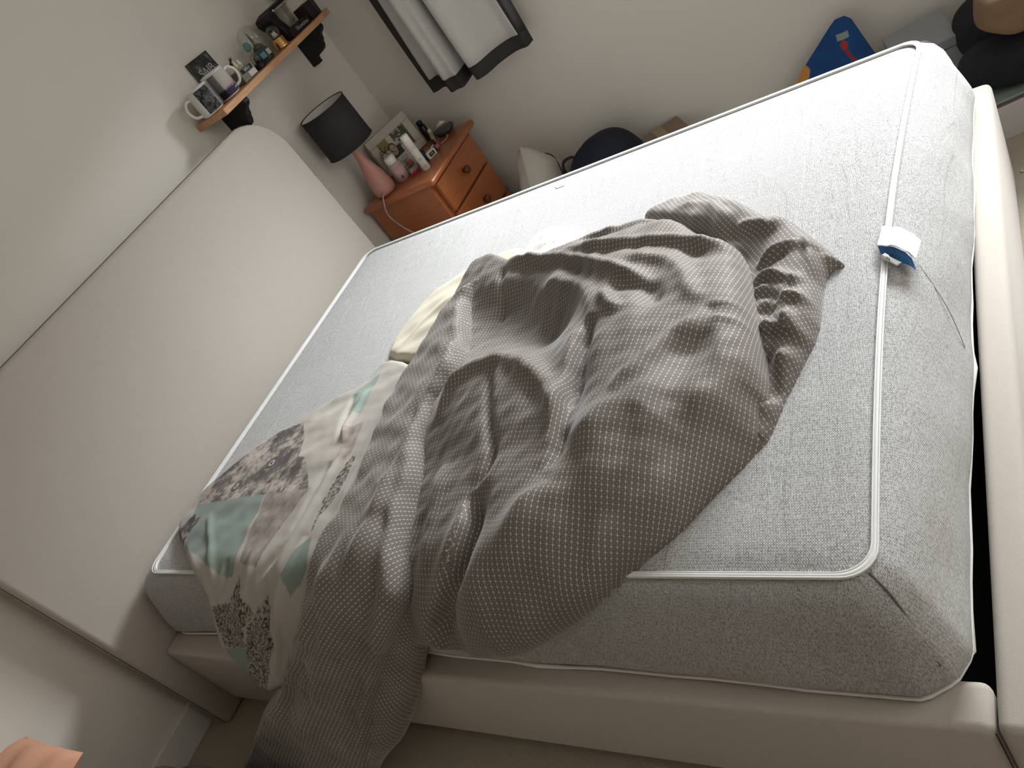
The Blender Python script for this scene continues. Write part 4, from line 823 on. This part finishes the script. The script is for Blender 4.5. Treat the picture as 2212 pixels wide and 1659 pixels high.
lathe('bowl', [(.006, .10), (.030, .115), (.044, .145), (.046, .175), (.040, .215), (.039, .215), (.045, .175), (.043, .146), (.029, .117)], THIN, vs_, 40, (-.174, 2.06, z - .006), sx=.9)
lathe('stem', [(.030, 0), (.028, .003), (.005, .008), (.004, .05), (.005, .095), (.010, .102)], THIN, vs_, 28, (-.180, 2.060, sz(2.055) + .001), cap=True)
bk_ = thing('brown_box', 'dark brown gift box at the far end of the shelf', 'box')
KM = T((-.105, 2.045, sz(2.05) + .001)) @ RZ(.1)
bbx = box('box_body', -.030, .03, -.030, .045, 0, .060, plain('dark_brown_card', (.022, .014, .013), .6), bk_, .002, mat=KM)
box('ribbon', .0302, .031, .02, .03, .002, .058, plain('brown_ribbon', (.05, .035, .03), .4), bk_, 0, mat=KM)

# ------------------------------------------------------------------ curtain
cu = thing('curtain', 'short off-white curtain with dark grey border on the back wall', 'curtain')
cp_ = [(0.114,2.112,0.715),(0.146,2.11,0.715),(0.178,2.108,0.715),(0.271,1.982,0.715),(0.303,1.986,0.715),(0.337,1.984,0.715),(0.346,2.016,0.715),(0.34,2.073,0.715),(0.4,1.985,0.715),(0.436,1.981,0.715),(0.472,2.018,0.715),(0.51,2.052,0.715),(0.556,2.081,0.715)]
cp_ = [(p[0], min(2.15, 2.06 + (p[1] - 2.04) * .9)) for p in cp_] + [(.615, 2.09), (.622, 2.13)]
cpp = [tuple(v)[:2] for v in smoothpath([(a, b, 0) for a, b in cp_], 5)]
def cgrid(name, i0, i1, z0, z1, m, nz=10, off=0.):
    vs = []; fs = []; k = i1 - i0 + 1
    for j in range(nz + 1):
        z = z0 + (z1 - z0) * j / nz; s_ = min(1, (z - .7) / 1.3)
        for i in range(i0, i1 + 1):
            x, y = cpp[i]; cx = .36; vs.append((cx + (x - cx) * (1 - .06 * s_) + .004 * math.sin(i * .5 + z * 4), y + off + .006 * math.sin(z * 5 + i * .3), z))
    for j in range(nz):
        for i in range(k - 1): a = j * k + i; fs.append((a, a + 1, a + k + 1, a + k))
    o = mesh(name, vs, fs, m, cu, True); s = o.modifiers.new('s', 'SOLIDIFY'); s.thickness = .003; return o
GREYB = plain('charcoal_curtain_border', (.035, .032, .030), .9, .1, 200); CW = plain('off_white_curtain_cotton', (.52, .51, .49), .9, .04, 30)
nI = len(cpp) - 1; iL, iR = 4, nI - 6
cgrid('panel', iL, iR, .768, 1.93, CW, 24); cgrid('hem_border', 0, nI, .715, .768, GREYB, 3); cgrid('side_border', 0, iL, .768, 1.93, GREYB, 24); cgrid('side_border', iR, nI, .768, 1.93, GREYB, 24)
rail = thing('curtain_pole', 'slim dark curtain pole above the window on the back wall', 'curtain pole')
tube('pole', [(.05, 2.11, 1.945), (3.0, 2.11, 1.945)], .011, BLACK, rail, 12)
for x in (.1, 2.95): box('pole_bracket', x - .01, x + .01, 2.11, 2.2, 1.935, 1.955, BLACK, rail, .002)
# window panes
n = N('window_glass', .03, .5); tr = n.n('ShaderNodeBsdfTransparent'); tr.inputs[0].default_value = (.96, .97, .97, 1); g_ = n.n('ShaderNodeBsdfGlossy'); g_.inputs['Roughness'].default_value = .02
mx = n.n('ShaderNodeMixShader'); mx.inputs[0].default_value = .06; n.t.links.new(tr.outputs[0], mx.inputs[1]); n.t.links.new(g_.outputs[0], mx.inputs[2]); n.t.links.new(mx.outputs[0], n.t.nodes['Material Output'].inputs[0])
xm = (WX0 + WX1) / 2
for a, b in ((WX0 + .045, xm - .03), (xm + .03, WX1 - .045)): box('pane', a, b, yw + .02, yw + .026, WZ0 + .045, WZ1 - .045, n.m, win, 0)

# ------------------------------------------------------------------ behind the bed
def blob(name, m, parent, c, sx, sy, sz_, mat=None, amp=.0, seed=1, e=2.4, flat=True, res=28, fn=None):
    # superellipsoid with folds
    vs = []; fs = []; nu, nv = res * 2, res
    r = np.random.RandomState(seed); ks = [(r.rand(3) * 9 - 4.5, r.rand() * 6.28) for _ in range(7)]
    pw = lambda t, p: math.copysign(abs(t) ** p, t)
    for j in range(nv + 1):
        b = -math.pi / 2 + math.pi * j / nv
        for i in range(nu):
            a = 2 * math.pi * i / nu; x = pw(math.cos(b), 2 / e) * pw(math.cos(a), 2 / e); y = pw(math.cos(b), 2 / e) * pw(math.sin(a), 2 / e); z = pw(math.sin(b), 2 / e)
            d = 1 + amp * sum(math.sin(k[0] * x + k[1] * y + k[2] * z + ph) for k, ph in ks) / 3
            p = Vector((x * sx * d, y * sy * d, z * sz_ * d))
            if fn: p = fn(p)
            p = (mat @ p) if mat else p; vs.append(Vector(c) + p)
    for j in range(nv):
        for i in range(nu): k = (i + 1) % nu; fs.append((j * nu + i, j * nu + k, (j + 1) * nu + k, (j + 1) * nu + i))
    return mesh(name, vs, fs, m, parent, True)
def pillow(name, m, parent, mat, w, h, t, nx=30, pinch=.12, amp=.004, seed=3):
    vs = []; fs = []; r = np.random.RandomState(seed)
    for sgn in (1, -1):
        for i in range(nx + 1):
            for j in range(nx + 1):
                u, v = i / nx * 2 - 1, j / nx * 2 - 1
                x = u * (1 - pinch * (1 - abs(v) ** 2) * abs(u) ** 3 * .8); y = v * (1 - pinch * (1 - abs(u) ** 2) * abs(v) ** 3 * .8)
                th = ((1 - u ** 4) * (1 - v ** 4)) ** .55
                vs.append(mat @ Vector((x * w / 2, y * h / 2, sgn * t / 2 * th + amp * math.sin(7 * u + 3 * v + seed) * th)))
    K = (nx + 1) ** 2
    for s in (0, 1):
        for i in range(nx):
            for j in range(nx):
                a = s * K + i * (nx + 1) + j; f = (a, a + nx + 1, a + nx + 2, a + 1); fs.append(f if s == 0 else f[::-1])
    o = mesh(name, vs, fs, m, parent, True); return o
cs = thing('cushion', 'off-white cushion with a black painted branch standing by the nightstand', 'cushion')
KM = basis((.42, 2.0, .215), (.80, -.15, .50), (-.50, .05, .80), (-.05, -1, .15)); KM = basis((.430, 2.035, .20), (.62, -.12, .72), (-.72, -.10, .62), (.06, -1, -.05))
KM = T((.47, 2.03, .215)) @ Matrix.Rotation(math.radians(-14), 4, 'X') @ Matrix.Rotation(math.radians(62), 4, 'Z') @ Matrix.Rotation(math.radians(82), 4, 'X') @ Matrix.Rotation(math.radians(38), 4, 'Z')
CWH = plain('cushion_linen', (.46, .43, .38), .9, .05, 40, .2, 300)
# set square so one corner points up
up = Vector((-.10, .10, 1)).normalized(); nrm = Vector((.95, .12, .12)); nrm = (nrm - up * nrm.dot(up)).normalized(); sd = up.cross(nrm)
xa = (up + sd).normalized(); ya_ = nrm.cross(xa)
KM = basis((.425, 1.975, .212), xa, ya_, nrm)
cb = pillow('cushion_cover', CWH, cs, KM, .29, .29, .15, pinch=.06)
brp = [(.16, .02), (.11, .01), (.06, .0), (.02, -.03), (-.03, -.05), (-.07, -.09)]
def onc(x, y): x *= .86; y *= .86; u, v = x / .145, y / .145; return KM @ Vector((x, y, .075 * (max(0, (1 - u ** 4) * (1 - v ** 4))) ** .55 + .0025))
tube('branch', [onc(p.x, p.y) for p in smoothpath([(a, b, 0) for a, b in brp], 6)], .0022, BLACK, cs, 5)
for i in range(12):
    a = .05 - .013 * i; p = onc(a, -.02 - .006 * i + .02 * math.sin(i * 2.1)); lathe('berry', [(.002, 0), (.005, .001), (.004, .003), (.001, .004)], BLACK, cs, 8, p)
bp_ = thing('backpack', 'navy backpack with a top loop lying behind the far side of the bed', 'bag')
NAVY = plain('navy_nylon', (.010, .013, .022), .75, .2, 20, .2, 90)
blob('bag_body', NAVY, bp_, (.69, 2.01, .168), .15, .13, .166, Matrix.Rotation(-.30, 4, 'Y') @ RZ(-.1), .10, 5, 2.5)
blob('top_pocket', NAVY, bp_, (.605, 1.96, .15), .07, .09, .07, None, .08, 8, 2.3)
tube('loop', smoothpath([(.555, 1.95, .20), (.545, 1.955, .265), (.56, 1.96, .300), (.60, 1.97, .300), (.62, 1.98, .26)], 6), .006, BLACK, bp_, 8)
cbx = thing('cardboard_box', 'plain brown cardboard box corner beside the navy backpack', 'box')
CARD = plain('brown_cardboard', (.24, .175, .13), .9)
BM2 = T((.92, 2.06, 0)) @ RZ(.55)
box('carton', -.09, .09, -.09, .09, .002, .205, CARD, cbx, .003, mat=BM2); box('tape', -.02, .02, -.091, .091, .2052, .2062, plain('parcel_tape', (.32, .24, .15), .4), cbx, 0, mat=BM2)
dk = thing('carrier_bag', 'crumpled black carrier bag with pale edges on the floor by the nightstand', 'bag')
blob('bag_body', NAVY, dk, (.27, 1.80, .09), .075, .09, .09, None, .18, 9, 2.2); tube('bag_edge', smoothpath([(.22, 1.77, .165), (.26, 1.75, .180), (.31, 1.75, .165)], 5), .003, plain('grey_edge', (.3, .32, .34), .4), dk)
# blue carrier bag
bb2 = thing('blue_carrier_bag', 'bright blue carrier bag with red and orange print leaning on the back wall', 'bag')
def bagc(q):
    c = np.tile(np.array((.012, .055, .17)), (len(q), 1)); x, y = q[:, 0], q[:, 1]; n1 = fbm(q, 20, 41); c *= (.8 + .5 * n1[:, None])
    cx = .248 + .004 * np.sin(y * 50) + .10 * np.clip((.26 - y) / .14, 0, 1) ** 1.5; m = (np.abs(x - cx) < .004 + .002 * n1) & (y < .27) & (y > .08); c[m] = (.28, .03, .02)
    m = ((x - .248) / .010) ** 2 + ((y - .262) / .014) ** 2 < 1; c[m] = (.32, .04, .02)
    m = (np.abs(x - .250) < .018) & (y > .280) & (y < .298); c[m] = (.22, .26, .25)
    m = (x + y * .55 < .235 + .02 * np.sin(y * 60)); c[m] = (.50, .22, .06); m = (x + y * .55 < .195 + .02 * np.sin(y * 50)); c[m] = (.52, .42, .28); m = np.hypot(x - .10, y - .16) < .012; c[m] = (.35, .05, .03)
    return c
bagout = [(0, 0), (.42, 0), (.39, .06), (.325, .19), (.285, .322), (.268, .338), (.240, .338), (.222, .326), (.095, .225), (.06, .185), (.00, .13), (-.03, .03)]
def bagface(name, yo, sgn):
    nx, ny = 150, 160; xs, ys = np.meshgrid(np.linspace(-.03, .42, nx), np.linspace(0, .34, ny), indexing='ij'); q = np.stack([xs.ravel(), ys.ravel()], 1); ins = inside(q, bagout); d, cp2, _, _ = segdist(q, bagout, True)
    I = ins.reshape(nx, ny); idx = -np.ones(nx * ny, int); fm = I[:-1, :-1] | I[1:, :-1] | I[:-1, 1:] | I[1:, 1:]; us = np.zeros((nx, ny), bool)
    for a in (0, 1):
        for b in (0, 1): us[a:nx - 1 + a, b:ny - 1 + b] |= fm
    u = us.ravel(); idx[u] = np.arange(u.sum()); qq = np.where(ins[:, None], q, cp2)[u]; dd = np.where(ins, d, 0)[u]
    th = .03 * np.sqrt(np.clip(dd / .09, 0, 1)) * (1 + .25 * np.sin(qq[:, 0] * 40 + qq[:, 1] * 13)) * np.clip(1.2 - qq[:, 1] / .5, .25, 1)
    V = [(1.345 + a, 2.02 + b * .25 + sgn * t_, .004 + b) for (a, b), t_ in zip(qq, th)]
    ii, jj = np.nonzero(fm); F_ = np.stack([idx[ii * ny + jj], idx[(ii + 1) * ny + jj], idx[(ii + 1) * ny + jj + 1], idx[ii * ny + jj + 1]], 1)
    o = mesh(name, V, F_.tolist(), PRINT, bb2, True); ca = o.data.color_attributes.new('print', 'FLOAT_COLOR', 'POINT'); c4 = np.ones((len(qq), 4)); c4[:, :3] = bagc(qq); ca.data.foreach_set('color', c4.ravel())
bagface('front_face', 0, -1); bagface('back_face', 0, .6)
# white boxes, glass-topped unit, black coat, paper bag in the corner
UW = plain('white_lacquer', (.50, .49, .50), .45); UT = plain('pale_green_glass_top', (.22, .27, .26), .2)
lu = thing('low_cabinet', 'low white cabinet with a greenish glass top in the corner by the footboard', 'cabinet')
LM = T((1.95, 1.672, 0)) @ RZ(.26)
box('cabinet_body', -.19, .75, 0, .36, .0, .105, UW, lu, .002, mat=LM); box('dark_edge', -.191, .751, -.001, .361, .106, .114, plain('dark_strip', (.10, .09, .08), .5), lu, 0, mat=LM)
box('glass_top', -.19, .75, 0.0, .36, .115, .123, UT, lu, .001, mat=LM)
wb2 = thing('white_storage_box', 'pale grey storage box behind the far foot corner of the mattress', 'box')
WM = T((1.80, 2.00, .128)) @ RZ(.24)
box('box_body', -.08, .085, -.10, .10, .0, .075, plain('pale_grey_plastic', (.30, .30, .31), .5), wb2, .003, mat=WM); box('lid', -.083, .088, -.103, .103, .078, .108, plain('pale_grey_lid', (.27, .28, .29), .5), wb2, .003, mat=WM)
bc = thing('black_coat', 'heap of black clothing on the low cabinet in the corner', 'coat')
BLK = plain('black_fleece', (.010, .011, .014), .9, .3, 15, .3, 120)
blob('heap', BLK, bc, (2.13, 1.945, .222), .225, .165, .095, RZ(.2), .06, 13, 2.6)
blob('sleeve', BLK, bc, (2.14, 1.805, .200), .235, .115, .075, RZ(.22), .10, 14, 2.2)
pg = thing('paper_bag', 'crumpled brown paper bag with faint dark lettering on the black coat', 'bag')
KR = plain('brown_kraft_paper', (.17, .105, .06), .85, .25, 14, .4, 60)
blob('bag_body', KR, pg, (2.085, 1.76, .352), .10, .085, .066, RZ(.4), .17, 17, 3.2, res=34)
PMx = basis((2.10, 1.715, .424), (.85, .40, 0), (-.40, .80, .25), (.1, -.25, .95))
text('lettering', 'P\nT', .035, plain('faint_navy_print', (.05, .045, .05), .8), pg, PMx, .001)

# ------------------------------------------------------------------ lower left corner
pc = thing('peach_pillow', 'peach coloured crumpled pillow in the lower left corner', 'pillow')
PEACH = plain('peach_cotton', (.56, .30, .20), .85, .08, 12, .2, 200)
PM3 = T((-.048, -.605, .462))
pillow('pillow_case', PEACH, pc, PM3, .325, .38, .12, pinch=.02, amp=.008, seed=5)
chr_ = thing('storage_trunk', 'grey box under the peach pillow at the lower left', 'box')
box('trunk_body', -.20, .13, -.79, -.50, .0, .375, plain('grey_card', (.20, .19, .18), .8), chr_, .01)
box('trunk_lid', -.204, .134, -.794, -.496, .376, .396, plain('grey_card_lid', (.23, .22, .21), .8), chr_, .004)
fu_ = thing('fur_throw', 'bundled dark grey fur throw on the carpet at the bottom edge', 'throw')
n = N('dark_grey_fur', 1, .1); f = n.noise(90, 4, stretch=(1, 1, 2.5), dist=1.5); n.col(n.ramp(f, [(.35, (.02, .019, .018)), (.6, (.09, .085, .08)), (.8, (.30, .29, .28))])); n.bump(f, .8, .01); FUR_ = n(Sheen_Weight=.3)
blob('throw_body', FUR_, fu_, (.285, -.412, .142), .235, .085, .132, RZ(.03), .10, 21, 2.8)
bgx = thing('beige_cloth', 'folded beige cloth poking out beside the grey fur throw', 'cloth')
blob('cloth_body', plain('beige_cloth_cotton', (.30, .25, .22), .9), bgx, (-.005, -.405, .12), .050, .06, .112, RZ(.3), .12, 23, 2.2)
# specks of lint on the carpet
for k, q in enumerate([(1.962,1.474,0.0),(1.997,1.508,0.0)]):
    o = lathe('lint_speck', [(.001, 0), (.004, .001), (.003, .004), (.001, .005)], DARK if k == 0 else CREAM, None, 8, (q[0], q[1], .002)); tag(o, ('tiny dark speck' if k == 0 else 'tiny pale scrap') + ' on the beige carpet past the footboard', 'lint')
